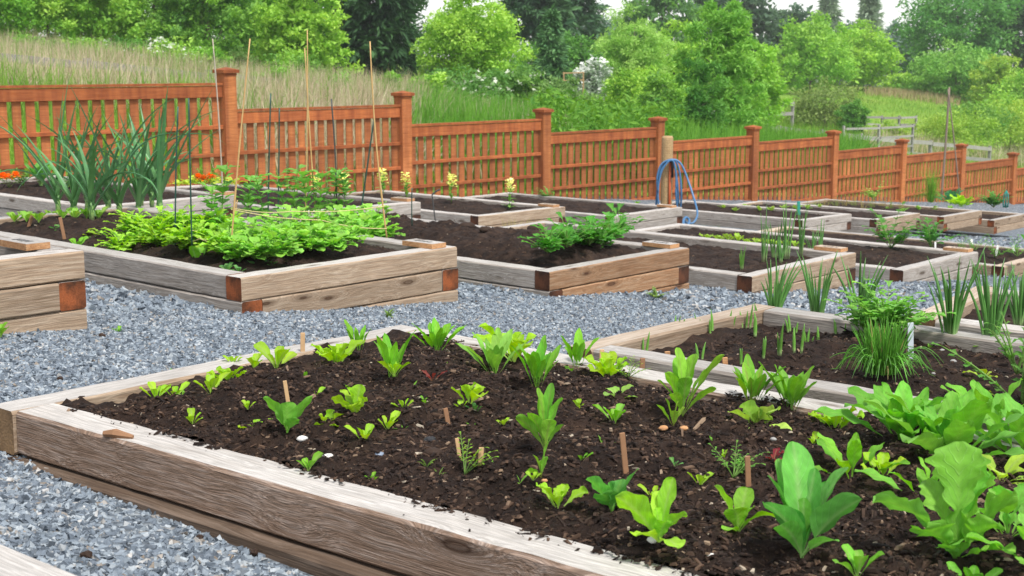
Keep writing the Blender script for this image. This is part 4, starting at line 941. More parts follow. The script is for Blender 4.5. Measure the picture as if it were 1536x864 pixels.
# ---------------------------------------------------------------- onion bed
G2 = 'onion shoots in the narrow bed'
for k, (u, v, vt, h) in enumerate([(964, 530, 497, 'leftmost shoot, beside the orange tags'), (1017, 503, 464, 'tall shoot by the left plank'), (1047, 499, 468, 'forked shoot by the left plank'), (1070, 501, 467, 'shoot with a straw coloured foot'), (1091, 492, 463, 'straight single shoot by the left plank'),
        (1119, 492, 458, 'thick flat shoot left of the big onion clump'), (1137, 485, 457, 'shoot directly left of the big onion clump'), (1133, 504, 470, 'shoot in front of the big onion clump'), (1113, 546, 505, 'near shoot at the front of the onion bed'), (1144, 536, 503, 'slim shoot at the front of the onion bed'),
        (1168, 531, 488, 'tall slim shoot below the big onion clump'), (1191, 498, 473, 'shoot right of the big onion clump'), (1195, 527, 485, 'bushy double shoot between the onion clumps'), (1210, 516, 492, 'short brown tipped shoot'), (1234, 514, 482, 'shoot with a white tip'), (1258, 500, 474, 'thick short shoot left of the chives'), (1053, 540, 500, 'yellowing shoot in the middle of the onion bed')]):
    plant('shoot', 'N2', u, v, v - vt, 14, 'onion ' + h, group=G2, n=2 + k % 2)
G3 = 'tall clumps of spring onions'
plant('onion', 'N2', 1161, 476, 92, 82, 'tall spring onion clump at the left end of the onion bed', group=G3, n=20)
plant('onion', 'N2', 1225, 482, 104, 60, 'narrow tall spring onion clump, second from the left', group=G3, n=16)
plant('onion', 'N2', 1290, 478, 104, 90, 'thin spring onion clump behind the leafy celery', group=G3, n=15)
plant('onion', 'N2', 1426, 514, 146, 104, 'tallest spring onion clump, right of the silvery label', group=G3, n=22)
plant('onion', 'N2', 1487, 522, 142, 104, 'spring onion clump second from the right', group=G3, n=22)
plant('onion', 'N3', 1530, 492, 112, 96, 'spring onion clump cut by the right edge', group=G3, n=16)
plant('chive', 'N2', 1322, 556, 78, 130, 'big drooping chive clump', n=340)
plant('parsley', 'N2', 1330, 514, 92, 120, 'leafy green celery behind the chive clump', name='celery_plant', n=38)
plant('parsley', 'N2', 1300, 508, 60, 80, 'lower leafy celery left of the chives', name='celery_plant', n=18)
plant('bushy', 'N2', 1532, 610, 140, 120, 'leafy mint like plant at the right edge', name='mint_plant', n=14, shape='oak', nl=5, ll=.34, lw=.28)
plant('bushy', 'N2', 1525, 560, 110, 90, 'second leafy stem behind the mint like plant', name='mint_plant', n=10, shape='oak')
plant('squash', 'N2', 1478, 566, 26, 46, 'small yellowish seedling in front of the right onion clumps', n=5, col=(.34, .46, .05), name='seedling')
plant('squash', 'N2', 1490, 592, 14, 24, 'round yellow leaf seedling near the mint like plant', n=3, col=(.40, .50, .05), name='seedling')
for u, w in ((1395, 26), (1462, 34), (1335, 20)): plant('tiny', 'N2', u, 522, 14, w, {1395: 'tuft of weeds right of the silvery label', 1462: 'tuft of weeds left of the second onion clump from the right', 1335: 'tuft of weeds behind the chives'}[u], name='weed', n=7, col=(.22, .42, .06))
stickobj('N2', 1366, 536, 1366, 484, 10, 'silvery plastic label beside the chive clump', 'tag_clear', flat=.12)
stickobj('N2', 1305, 500, 1304, 477, 8, 'worn wooden stub left of the chives', 'stick')
for u, v, w, l in [(1253, 480, 7, 'white pebble right of the second onion clump'), (1413, 526, 9, 'pale stone left of the tall onion clump'), (1430, 543, 12, 'pale flat stone below the tall onion clump'), (1400, 561, 8, 'white round pebble right of the chives'), (1448, 525, 8, 'white pebble right of the tall onion clump')]:
    rock('N2', u, v, w * .75, l, 'stone')

# ---------------------------------------------------------------- spinach bed
for k, (u, v, vt, w, l) in enumerate([(88, 320, 150, 60, 'leek with a bent tip at the left end of the clump'), (112, 325, 168, 90, 'leek leaning left in the clump'), (138, 330, 160, 70, 'leek second in the front of the clump'), (132, 318, 175, 60, 'leek standing behind the leaning one'), (163, 318, 165, 70, 'leek in the middle of the clump'),
        (180, 322, 150, 90, 'leek crossing the middle of the clump'), (208, 322, 145, 100, 'tallest leek, right of the middle'), (212, 308, 190, 60, 'short leek behind the tallest'), (240, 322, 150, 110, 'rightmost leek, leaning right'), (228, 310, 170, 60, 'leek behind the rightmost one')]):
    plant('leek', 'L2', u, v, (v - vt) * 1.0, w, l, group='leeks in the spinach bed', n=9)
gq = np.random.default_rng(11)
LN = ['at the left end', 'second', 'third', 'fourth', 'fifth', 'sixth', 'seventh', 'eighth', 'ninth', 'tenth', 'eleventh', 'twelfth']
for k in range(10):
    plant('bushy', 'L2', 166 + k * 18, 374 + 11 * (k % 2) + gq.uniform(-3, 3) - k * .7, 32 + 7 * (k % 3 == 1), 40, 'bright spinach, ' + LN[k] + ' from the left in the clump below the leeks', 'spinach', 'spinach', 'bright spinach below the leeks', n=20, col=(.34, .58, .05), shape='oak', ll=.98, lw=.80, nl=3)
for k in range(8):
    plant('bushy', 'L2', 205 + k * 20, 352 + gq.uniform(-3, 3), 36, 40, 'bright spinach, ' + LN[k] + ' from the left in the back line against the leeks', 'spinach', 'spinach', 'bright spinach below the leeks', n=18, col=(.34, .58, .05), shape='oak', ll=.98, lw=.80, nl=3)
for k in range(11):
    plant('bushy', 'L2', 356 + k * 21 + gq.uniform(-5, 5), 394 - k * 3.0 + gq.uniform(-5, 3), 26 + 7 * (k % 3 == 0), 42, 'round leaved radish, ' + LN[k] + ' in the front row by the tan plank', 'radish_plant', 'radish', 'rows of round leaved radishes', n=16, col=(.26, .52, .07), shape='spoon', ll=.95, lw=.86, nl=2)
for k in range(11):
    plant('bushy', 'L2', 351 + k * 21 + gq.uniform(-5, 5), 382 - k * 2.8 + gq.uniform(-4, 4), 30, 42, 'round leaved radish, ' + LN[k] + ' in the middle row between the radish rows', 'radish_plant', 'radish', 'rows of round leaved radishes', n=16, col=(.26, .52, .07), shape='spoon', ll=.95, lw=.86, nl=2)
for k in range(11):
    plant('bushy', 'L2', 345 + k * 21 + gq.uniform(-5, 5), 370 - k * 2.6 + gq.uniform(-4, 4), 34, 42, 'round leaved radish, ' + LN[k] + ' in the back row under the strings', 'radish_plant', 'radish', 'rows of round leaved radishes', n=16, col=(.26, .52, .07), shape='spoon', ll=.95, lw=.86, nl=2)
for k in range(8):
    plant('sprout', 'L2', 22 + k * 18, 334 - 1.0 * k + gq.uniform(-2, 2), 18, 28, 'low leafy seedling, ' + LN[k] + ' from the left at the far left end', 'radish_plant', 'radish', 'low seedlings left of the leeks', n=6, col=(.22, .42, .05))
for u, v, h, w, l, c in [(87, 352, 16, 22, 'blue green seedling beside the red brown stakes', G_BLUE), (116, 374, 20, 24, 'small seedling behind the orange tan plaque', G_MID), (137, 376, 10, 12, 'tiny seedling right of the plaque seedling', G_MID), (236, 378, 34, 36, 'leafy sprout at the near edge of the spinach', G_MID), (262, 384, 28, 30, 'leafy sprout left of the green stake', G_MID),
                         (298, 398, 34, 34, 'young brassica, left of the front pair', G_MID), (316, 393, 32, 32, 'young brassica, right of the front pair', G_MID), (341, 408, 16, 16, 'blue seedling near the front corner', G_BLUE), (358, 410, 14, 18, 'second blue seedling near the front corner', G_BLUE), (384, 404, 14, 30, 'pale seedling on the edge of the front corner', G_BLUE), (402, 404, 14, 10, 'upright pale seedling by the tan plank', G_BLUE), (208, 386, 10, 16, 'low leaf on bare soil left of the spinach sprouts', G_MID)]:
    plant('bok' if h > 25 else 'sprout', 'L2', u, v, h, w, l, 'seedling', 'seedling', n=5, col=c)
for k, (u, v, h) in enumerate([(318, 340, 60), (333, 330, 85), (395, 325, 62), (427, 322, 66), (462, 320, 66), (480, 318, 60), (500, 316, 60), (520, 316, 62), (440, 310, 60), (372, 318, 55)]):
    plant('stem', 'L2', u, v + 14, h + 14, 34, 'pea vine, ' + LN[k].replace('at the left end', 'first') + ' of the line climbing behind the strings', group='pea vines by the strings', n=11, col=(.17, .38, .07), ll=.62, lw=.55, shape='spoon')
for u, v, ut, vt, l in [(42, 343, 49, 322, 'leaning red brown marker at the left of the spinach bed'), (95, 350, 90, 326, 'red brown marker beside the blue green seedling')]:
    stickobj('L2', u, v, ut, vt, 5, l, 'stick_dark')
def cane(u, v, ut, vt, r, label, m, key='L2', name='bamboo_cane', dy=0., grp='canes and stakes for the peas'):
    p = onbed(key, u, v); q = aty(ut, vt, p[1] + dy)
    d = q - p; t = np.linspace(0, 1, 12); k = p[1] / F_PX
    bow = np.cross(d, [0, 0, 1.]); bow = bow / (np.linalg.norm(bow) + 1e-9)
    P_ = p[None] + t[:, None] * d[None] + np.sin(PI * t)[:, None] * np.array([1., 0, 0]) * rng.normal(0, .006) * np.linalg.norm(d)
    P_[0] -= d / np.linalg.norm(d) * .03
    mb = MB(); rr = np.full(12, r * k * .64)
    if name == 'bamboo_cane': rr = rr * np.linspace(1.05, .75, 12); rr[[3, 6, 9]] *= 1.3
    tube(mb, P_, rr, 7)
    return tag(mb.build(name, M[m], origin=p, smooth=True), label, name.replace('_', ' ') if name != 'bamboo_cane' else 'cane', grp)
cane(345, 388, 375, 58, 2.1, 'bamboo cane with the string tied at its foot, leaning right', 'bamboo')
cane(336, 340, 319, 58, 1.8, 'grey bamboo cane rising beside the first tall post', 'bamboo_grey')
cane(352, 338, 356, 300, 1.6, 'short bamboo cane crossing behind the string cane', 'bamboo')
cane(458, 330, 461, 45, 1.6, 'bamboo cane, left of the two close ones in the middle', 'bamboo')
cane(474, 332, 457, 72, 1.6, 'bamboo cane, right of the two close ones in the middle', 'bamboo')
cane(581, 362, 555, 62, 2.0, 'bamboo cane at the right end of the radish rows', 'bamboo')
cane(288, 372, 283, 147, 1.9, 'dark green metal stake right of the rightmost leek', 'steel_green', name='garden_stake')
cane(263, 390, 267, 160, 1.9, 'dark green metal stake at the near edge of the spinach', 'steel_green', name='garden_stake')
cane(402, 330, 406, 140, 1.8, 'dark green metal stake, left of the middle pair', 'steel_green', name='garden_stake')
cane(417, 326, 419, 162, 1.6, 'grey green metal stake, right of the middle pair', 'steel_green', name='garden_stake')
cane(505, 330, 497, 148, 1.8, 'dark bent metal stake among the pea vines', 'steel_dark', name='garden_stake')
cane(540, 326, 561, 178, 1.9, 'dark green stake leaning right behind the peas', 'steel_green', name='garden_stake')
cane(618, 336, 618, 282, 1.4, 'short green stake against the weathered bed', 'steel_green', 'B3', 'garden_stake')
def string(pts, label):
    mb = MB(); Q = []
    for (u0, v0, y0), (u1, v1, y1) in zip(pts[:-1], pts[1:]):
        a, b = aty(u0, v0, y0), aty(u1, v1, y1); t = np.linspace(0, 1, 10)[:-1]
        Q += list(a[None] + t[:, None] * (b - a) - np.sin(PI * t)[:, None] * np.array([0, 0, .012]))
    Q.append(aty(*pts[-1])); tube(mb, Q, .0022, 5)
    tag(mb.build('twine', M['twine'], origin=Q[0]), label, 'twine', 'strings between the canes')
yc = onbed('L2', 345, 388)[1]; yd = onbed('L2', 581, 362)[1]; ys = onbed('L2', 263, 390)[1]; yt = onbed('L2', 288, 372)[1]; ym = onbed('L2', 336, 340)[1]
string([(347, 312, yc), (440, 317, (yc + yd) / 2), (578, 309, yd)], 'upper string running from the leaning cane to the right cane')
string([(265, 346, ys), (344, 363, yc)], 'lower string from the near stake down to the leaning cane')
string([(263, 362, ys), (300, 358, yt), (344, 364, yc), (400, 358, (yc + yd) / 2)], 'knotted lower string around the near stake')
string([(288, 346, yt), (345, 335, ym), (346, 331, yc)], 'middle string from the right leek stake to the leaning cane')
string([(347, 314, yc), (480, 330, (yc + yd) / 2), (580, 343, yd)], 'slanting string dropping to the right cane')

# ---------------------------------------------------------------- strawberry bed and onions beyond it
for k, (u, v) in enumerate([(822, 378), (838, 382), (850, 370), (868, 372), (884, 366), (900, 372), (914, 362), (926, 356)]):
    plant('bushy', 'B3', u, v, 40, 44, 'strawberry plant, ' + LN[k].replace('at the left end', 'first') + ' from the left in the row', 'strawberry_plant', 'strawberry', 'strawberry row', n=20, col=(.085, .29, .035), shape='oak', ll=.85, lw=.80, nl=2)
o = stickobj('B3', 808, 392, 812, 372, 8, 'white plant label with a red picture by the strawberries', 'tag_white', flat=.1)
for u, v, w, l in [(700, 342, 22, 'large dark clod at the back of the strawberry bed'), (728, 347, 18, 'dark clod second from the left on the heaped soil'), (802, 345, 20, 'dark clod behind the strawberries'), (724, 358, 16, 'brown clod in the heaped soil middle')]:
    rock('B3', u, v, w, l, 'chip', 'clod')
plant('shoot', 'B4', 1112, 404, 38, 14, 'lone onion shoot near the front of the scattered onion bed', group='scattered onions', n=5)
for k, (u, v, h, w) in enumerate([(1146, 392, 88, 30), (1162, 388, 62, 30), (1180, 388, 96, 36), (1202, 384, 92, 24), (1230, 376, 56, 22), (1218, 380, 40, 30), (1172, 394, 40, 24)]):
    plant('onion', 'B4', u, v, h, w, 'yellow footed onion, ' + LN[k].replace('at the left end', 'first') + ' from the left among the scattered onions', group='scattered onions', n=7, r=.0045)
gq = np.random.default_rng(5)
for k in range(12):
    plant('squash', 'B5', 1034 + 15 * k + gq.uniform(-3, 3), 372.5 + .85 * k * 1.4, 9, 18, 'pale cabbage seedling, ' + LN[k] + ' in the row beyond the scattered onions', 'cabbage_seedling', 'seedling', 'row of pale cabbage seedlings', n=5, col=(.28, .44, .16))
for k in range(10):
    plant('lettuce', 'B5', 1060 + 15 * k + gq.uniform(-3, 3), 360 + 1.2 * k, 8 + 6 * (k in (2, 3)), 20, 'low salad seedling, ' + LN[k] + ' in the row behind the cabbage seedlings', 'lettuce_seedling', 'seedling', 'row of low salad seedlings', n=6, col=(.28, .42, .05))
plant('bushy', 'B5', 1336, 372, 62, 62, 'taller potato plant with big leaves in the seedling bed', n=14, shape='spoon', ll=.42, lw=.3, col=(.09, .26, .045))
plant('bushy', 'B5', 1396, 370, 40, 64, 'lower spreading potato plant in the seedling bed', n=13, shape='spoon', ll=.4, lw=.28, col=(.08, .25, .045))
for k, (u, v, h, w) in enumerate([(1442, 378, 22, 26), (1462, 376, 38, 28), (1492, 386, 34, 44), (1526, 384, 32, 40)]):
    plant('bushy', 'B6', u, v, h, w, 'small tomato seedling, ' + LN[k].replace('at the left end', 'first') + ' from the left beside the white tags', 'tomato_seedling', 'seedling', 'tagged tomato seedlings', n=6, shape='oak', col=(.13, .33, .05))
for u, v, ut, vt, l in [(1458, 371, 1457, 359, 'white tag under the second tomato seedling'), (1494, 382, 1497, 368, 'white tag under the third tomato seedling'), (1521, 378, 1520, 368, 'white tag under the last tomato seedling')]:
    stickobj('B6', u, v, ut, vt, 4, l, 'tag_white', flat=.15)
stickobj('B5', 1403, 375, 1403, 363, 3, 'clear tag beside the spreading potato plant', 'tag_white', flat=.15)
plant('bok', 'B6', 1560, 410, 60, 50, 'leafy plant cut by the right edge beside the tomato seedlings', n=6, col=G_DEEP)

# ---------------------------------------------------------------- beds by the fence
def flower(key, u, v, h, w, label, col=(.88, .86, .28)):
    p = onbed(key, u, v); k = p[1] / F_PX
    root = empty('snapdragon', p); tag(root, label, 'flower', 'yellow flowers by the fence')
    mb = MB(); top = P_stem(mb, (0, 0, 0), h * k * .80, w * k, 9, (.17, .36, .06), .04, 'leaflet', .5, .2)
    mb.build('foliage', M['leaf'], root, smooth=True)
    fb = MB(); g = np.random.default_rng(int(u))
    for q in range(26):
        z = top[2] - .055 + .12 * q / 26; a = q * 2.4; r = .034 * (1 - .5 * q / 26)
        leaf(fb, (top[0] + r * math.cos(a) * .35, top[1] + r * math.sin(a) * .35, z), a, g.uniform(.1, .9), .046, .046, 'round', .5, .4, .1, np.array(col) * g.uniform(.8, 1.15), col, 4, 2)
    fb.build('flower_head', M['petal'], root, smooth=True)
flower('R2', 474, 296, 26, 22, 'pale yellow flower by the left string cane')
flower('R2', 518, 300, 36, 22, 'yellow flower above the pea vines')
flower('R2', 575, 290, 30, 26, 'yellow flower behind the right cane')
flower('R3', 610, 300, 38, 26, 'yellow flower by the plaque behind the peas')
flower('R3', 677, 304, 40, 22, 'tallest yellow flower, right of the bent iron rod')
flower('R3', 764, 316, 44, 26, 'yellow flower at the far side of the knotty bed', (.86, .82, .30))
cane(653, 332, 648, 292, 1.6, 'bent iron rod standing before the knotty bed', 'steel_dark', 'B3', 'iron_rod')
p = aty(648, 292, onbed('B3', 653, 332)[1]); q = aty(660, 284, onbed('B3', 653, 332)[1])
mb = MB(); tube(mb, [p, (p + q) / 2 + [0, 0, .004], q], .007, 6); 
o = mb.build('rod_handle', M['steel_dark'], origin=p); o.parent = bpy.data.objects['iron_rod']; o.location = p - np.array(bpy.data.objects['iron_rod'].location)
def marigold(key, u, v, w, label):
    p = onbed(key, u, v); k = p[1] / F_PX
    root = empty('marigold', p); tag(root, label, 'marigold', 'orange marigolds')
    mb = MB(); P_feather(mb, (0, 0, 0), w * k * .8, w * k, 12, (.13, .28, .05)); mb.build('foliage', M['leaf'], root, smooth=True)
    for dx, dy, dz in ((-.05, 0, .09), (.05, .02, .095), (.0, -.03, .08)):
        fb = MB()
        for q in range(34):
            leaf(fb, (dx, dy, dz + .012 * q / 34), q * GA, -.1 + 1.4 * q / 34, .048 * (1 - .3 * q / 34), .028, 'round', .4, .2, .2, (.88, .22, .012), (.8, .17, .01), 4, 1)
        fb.build('flower_head', M['petal'], root, smooth=True)
marigold('R1', 14, 282, 44, 'orange marigold at the left edge')
marigold('R1', 307, 284, 44, 'orange marigold in front of the yellow green leaves')
plant('bok', 'R1', 62, 278, 36, 40, 'round basil bush behind the left bed', 'basil_plant', n=16, col=(.12, .33, .05))
plant('bushy', 'R1', 35, 278, 24, 40, 'ferny seedlings between the marigold and the basil', 'marigold_seedling', n=9, shape='oak')
plant('bushy', 'R1', 100, 282, 34, 36, 'grey green herb right of the basil', 'herb_plant', n=8, shape='leaflet', col=(.18, .30, .12))
for k in range(8):
    plant('squash', 'R1', 268 + 12 * k, 279 - (k % 3) * 2, 17, 28, 'yellow green nasturtium, ' + LN[k] + ' along the foot of the fence', 'nasturtium', 'nasturtium', 'yellow green leaves along the fence', n=7, col=(.40, .50, .05))
plant('bushy', 'R4', 822, 298, 14, 34, 'small green herb at the far side of the bare bed', 'herb_plant', n=9, shape='leaflet', col=(.14, .32, .06))
plant('tiny', 'R4', 955, 306, 6, 20, 'low weed near the plaque at the hose post', 'weed', n=6)
gq = np.random.default_rng(8)
for k in range(9):
    plant('tiny', 'R5', 1085 + 18 * k, 313 + gq.uniform(-3, 4), 9, 22, 'sparse weed, ' + LN[k] + ' from the left right of the hose', 'weed', 'weed', 'sparse weeds right of the hose', n=7, col=(.26, .36, .06))
for k in range(10):
    key = 'R6'; plant('chive', key, 1225 + 14 * k, 309 + gq.uniform(-3, 7), 15, 24, 'dry yellow tuft, ' + LN[k] + ' from the left in the weedy bed', 'weed', 'weed', 'dry tufts in the weedy bed', n=22, col=(.36, .30, .09) if k % 2 else (.24, .34, .06))
plant('bushy', 'R6', 1312, 300, 30, 34, 'pale bush bean in front of the fence', 'bean_plant', n=8, col=(.30, .44, .08))
plant('chive', 'R7', 1396, 303, 48, 56, 'spray of tall green grass like chives at the leaning poles', n=260, col=(.16, .42, .03))
plant('mass', 'R7', 1426, 306, 26, 34, 'blue green kale at the foot of the poles', n=22, col=(.055, .19, .075), name='kale_plant')
plant('mass', 'R7', 1442, 310, 16, 40, 'bright lettuce row right of the poles', 'lettuce', n=34, col=(.34, .56, .03))
plant('bushy', 'R8', 1490, 311, 14, 44, 'low dark strawberry patch beside the teal net', 'strawberry_plant', n=22, col=(.10, .27, .05))
for k in range(5): plant('tiny', 'R7', 1330 + 24 * k, 316 + gq.uniform(-2, 2), 7, 22, 'weed, ' + LN[k] + ' from the left before the poles', 'weed', 'weed', 'weeds before the poles', n=8, col=(.2, .34, .06))
# poles
cane(1412, 296, 1424, 131, 2.6, 'thick grey pole leaning right, left of the crossed pair', 'pole_dark', 'R7', 'wooden_pole', .2, 'crossed poles')
cane(1440, 300, 1422, 134, 1.5, 'thin grey pole leaning left, right of the crossed pair', 'pole_dark', 'R7', 'wooden_pole', .2, 'crossed poles')
# teal string bundle on a line
pp = onbed('R8', 1508, 312); mb = MB()
tube(mb, [pp, pp + [0, 0, .30]], .006, 6)
net = tag(mb.build('garden_stake', M['steel_dark'], origin=pp), 'short stake with teal netting at the right end of the fence', 'garden stake')
nb2 = MB()
for k in range(6):
    a = k * 1.05; r = .035
    tube(nb2, [(0, 0, .28), (r * math.cos(a), r * math.sin(a), .22), (r * 1.3 * math.cos(a + .3), r * 1.3 * math.sin(a + .3), .08), (r * math.cos(a + .5), r * math.sin(a + .5), .01)], .008, 5)
nb2.build('netting', M['teal'], net, smooth=True)
stickobj('R5', 1198, 322, 1198, 302, 5, 'teal tag on the corner of the sparse seedling bed', 'teal')

# ---------------------------------------------------------------- hose post
hd = 15.62; hp = aty(999, 330, hd); hz = gz(hp[0], hp[1]); ht = zat(CX, 204, hd)
hpost = empty('hose_post', (hp[0], hp[1], hz)); tag(hpost, 'tan round topped wooden post with an orange rod and a tap', 'post')
mb = MB(); H = ht - hz
tube(mb, [(0, 0, -.05), (0, 0, H - .02), (0, 0, H)], [.066, .066, .055], 14); mb.build('post', M['post_tan'], hpost, smooth=False)
mb = MB(); tube(mb, [(.028, -.082, 0), (.028, -.082, zat(CX, 243, hd) - hz)], .015, 8); tube(mb, [(.028, -.082, .28), (.028, -.082, .30)], .019, 8); mb.build('rod', M['orange_iron'], hpost, smooth=True)
mb = MB(); zt_ = zat(CX, 243, hd) - hz
tube(mb, [(.03, -.08, zt_), (.03, -.10, zt_ + .03), (.05, -.11, zt_ + .01), (.05, -.115, zt_ - .17)], [.016, .018, .016, .014], 8); mb.build('tap', M['black'], hpost, smooth=True)
hose = MB()
def hpath(pts, r=.0115):
    Q = np.array([aty(u, v, hd - .13 + dy) for u, v, dy in pts]); t = np.arange(len(Q)); tt = np.linspace(0, len(Q) - 1, 8 * len(Q))
    # smooth path through the points
    out = []
    for x in tt:
        i = int(min(x, len(Q) - 2)); f = x - i
        p0, p1, p2, p3 = Q[max(i - 1, 0)], Q[i], Q[i + 1], Q[min(i + 2, len(Q) - 1)]
        out.append(.5 * ((2 * p1) + (-p0 + p2) * f + (2 * p0 - 5 * p1 + 4 * p2 - p3) * f * f + (-p0 + 3 * p1 - 3 * p2 + p3) * f ** 3))
    tube(hose, out, r, 7)
hpath([(984, 308, .02), (986, 285, 0), (986, 265, 0), (992, 247, 0), (1004, 240, 0), (1014, 242, 0), (1020, 262, 0), (1022, 290, 0), (1021, 312, .03)])
hpath([(987, 290, .02), (989, 262, .02), (996, 246, .02), (1006, 241, .02), (1012, 250, .02), (1016, 275, .02), (1018, 306, .04)])
hpath([(992, 312, -.02), (988, 308, -.02), (987, 284, -.02), (992, 258, -.02), (1002, 243, -.02), (1010, 242, -.02), (1014, 262, -.02), (1014, 290, -.02), (1016, 312, 0)])
hpath([(1004, 241, .01), (1014, 240, 0), (1024, 250, -.02), (1034, 276, -.1), (1043, 305, -.25), (1046, 322, -.5), (1040, 334, -.8), (1030, 334, -1.0), (1026, 330, -1.1), (1027, 340, -1.3), (1033, 343, -1.4)])
hpath([(1036, 341, -1.4), (1027, 344, -1.4), (1025, 332, -1.2), (1029, 326, -1.1), (1034, 331, -1.1), (1030, 342, -1.35)], .013)
tag(hose.build('garden_hose', M['hose'], origin=(hp[0], hp[1] - .13, hz), smooth=True), 'coiled blue garden hose hung on the tan post', 'hose')

# weeds on the gravel
def weed(u, v, h, w, label, kind='bushy', col=(.25, .36, .09), **kw):
    z = -1.0
    for _ in range(6):
        p = onz(u, v, z); z = gz(p[0], p[1]) + .01
    p[2] = z; k = p[1] / F_PX; mb = MB(); KIND[kind](mb, p, h * k, w * k, col=col, **kw)
    tag(mb.build('weed', M['leaf'], origin=p, smooth=True), label, 'weed', 'weeds in the gravel')
weed(985, 448, 18, 30, 'feathery weed in the gravel at the strawberry bed', kind='bushy', n=12)
weed(582, 478, 12, 26, 'low weed in the gravel under the spinach bed', n=8)
weed(178, 500, 12, 12, 'small weed in the gravel in front of the tall tan bed', 'sprout', G_MID)
weed(0, 508, 26, 16, 'weed at the left edge against the tall tan bed', 'sprout', G_MID)
weed(440, 775, 12, 16, 'tiny weed under the big front plank', 'sprout', G_MID)
for k in range(10):
    u = 762 + k * 8
    if k % 1 == 0: weed(u, 351, 26, 12, 'dry grass tuft, ' + LN[k] + ' from the left under the knotty bed', 'chive', (.38, .36, .10), n=14)
for k in range(9):
    u = 985 + k * 11
    weed(u, 352 - k * .6, 16, 18, 'grassy weed, ' + LN[k] + ' from the left before the hose bed', 'chive', (.22, .36, .06), n=16)

def litter(u, v, w, label, m='chip'):
    z = -1.0
    for _ in range(6):
        q = onz(u, v, z); z = gz(q[0], q[1]) + .012
    k = q[1] / F_PX; r = w * k / 2; g = np.random.default_rng(int(u + v)); mb = MB()
    n, mm = 6, 9; th = np.linspace(0, PI, n)[:, None]; ph = np.arange(mm)[None] * 2 * PI / mm
    X = np.stack([np.sin(th) * np.cos(ph), np.sin(th) * np.sin(ph), np.cos(th) + 0 * ph], -1) * (1 + .4 * (g.random((n, mm, 1)) - .5)); X[0] = X[0, 0]; X[-1] = X[-1, 0]
    i = np.arange(n - 1)[:, None] * mm; j = np.arange(mm)[None]; j2 = (j + 1) % mm
    mb.add((X * r * np.array([1.1, .9, .8])).reshape(-1, 3), np.stack([i + j, i + mm + j, i + mm + j2, i + j2], -1).reshape(-1, 4))
    tag(mb.build('clod', M[m], loc=(q[0], q[1], z + r * .5)), label, 'clod', 'dark clods on the gravel')
litter(130, 836, 17, 'round dark brown clod on the gravel at the lower left'); litter(153, 506, 10, 'small dark clod on the gravel before the tall tan bed'); litter(382, 832, 14, 'dark clod against the foot of the big front plank'); litter(300, 808, 11, 'small dark clod left of the one at the plank foot'); litter(90, 570, 9, 'small dark clod on the gravel left of the front bed')
# ---------------------------------------------------------------- trees, shrubs, field plants
def cards(mb, C, size, g, up=.35, asp=.55, col=None, hang=0., mat=0, axis=None):
    n = len(C)
    Nn = g.normal(size=(n, 3)); Nn[:, 2] = np.abs(Nn[:, 2]) + up; Nn /= np.linalg.norm(Nn, axis=1)[:, None]
    X = g.normal(size=(n, 3)) if axis is None else axis + .35 * g.normal(size=(n, 3))
    if hang: X[:, 2] -= hang
    X -= (X * Nn).sum(1)[:, None] * Nn; X /= np.linalg.norm(X, axis=1)[:, None] + 1e-9
    Y = np.cross(Nn, X); s = (np.broadcast_to(size, (n,)) * np.exp(g.normal(0, .34, n)).clip(.45, 1.9))[:, None]
    V = np.stack([C, C + X * s * .45 + Y * s * asp * .5 + Nn * s * .06, C + X * s, C + X * s * .45 - Y * s * asp * .5 + Nn * s * .06], 1)
    Fq = np.arange(n)[:, None] * 4 + np.arange(4)[None]
    mb.add(V.reshape(-1, 3), Fq, mat, np.repeat(col, 4, 0))
def trunk(mb, H, r, g, limbs=6, spread=1., lean=0.):
    t = np.linspace(0, 1, 9); P_ = np.stack([lean * H * t ** 2 + .06 * H * (fbm(t * 2 + g.random() * 9, t * 0) - .5), .06 * H * (fbm(t * 2 + 30 + g.random() * 9, t * 0) - .5), H * t], -1)
    P_ -= P_[0]; tube(mb, P_, r * (1 - .85 * t), 8)
    for k in range(limbs):
        f = .18 + .7 * k / limbs; q = np.array([np.interp(f, t, P_[:, i]) for i in range(3)]); az = g.random() * 6.3; L = spread * (1.1 - .6 * f) * g.uniform(.6, 1.)
        s = np.linspace(0, 1, 6)
        B_ = q[None] + s[:, None] * L * np.array([math.cos(az), math.sin(az), .55]) + (s ** 2)[:, None] * np.array([0, 0, .35 * L]) + g.normal(0, .03, (6, 3)) * L * s[:, None]
        tube(mb, B_, r * .42 * (1 - f * .5) * (1 - .85 * s), 5)
def lump(d, seed):
    return .52 + .88 * fbm(d[:, 0] * 2.1 + seed, d[:, 1] * 2.1 + d[:, 2] * 2.5 + seed * 2.3, 3)
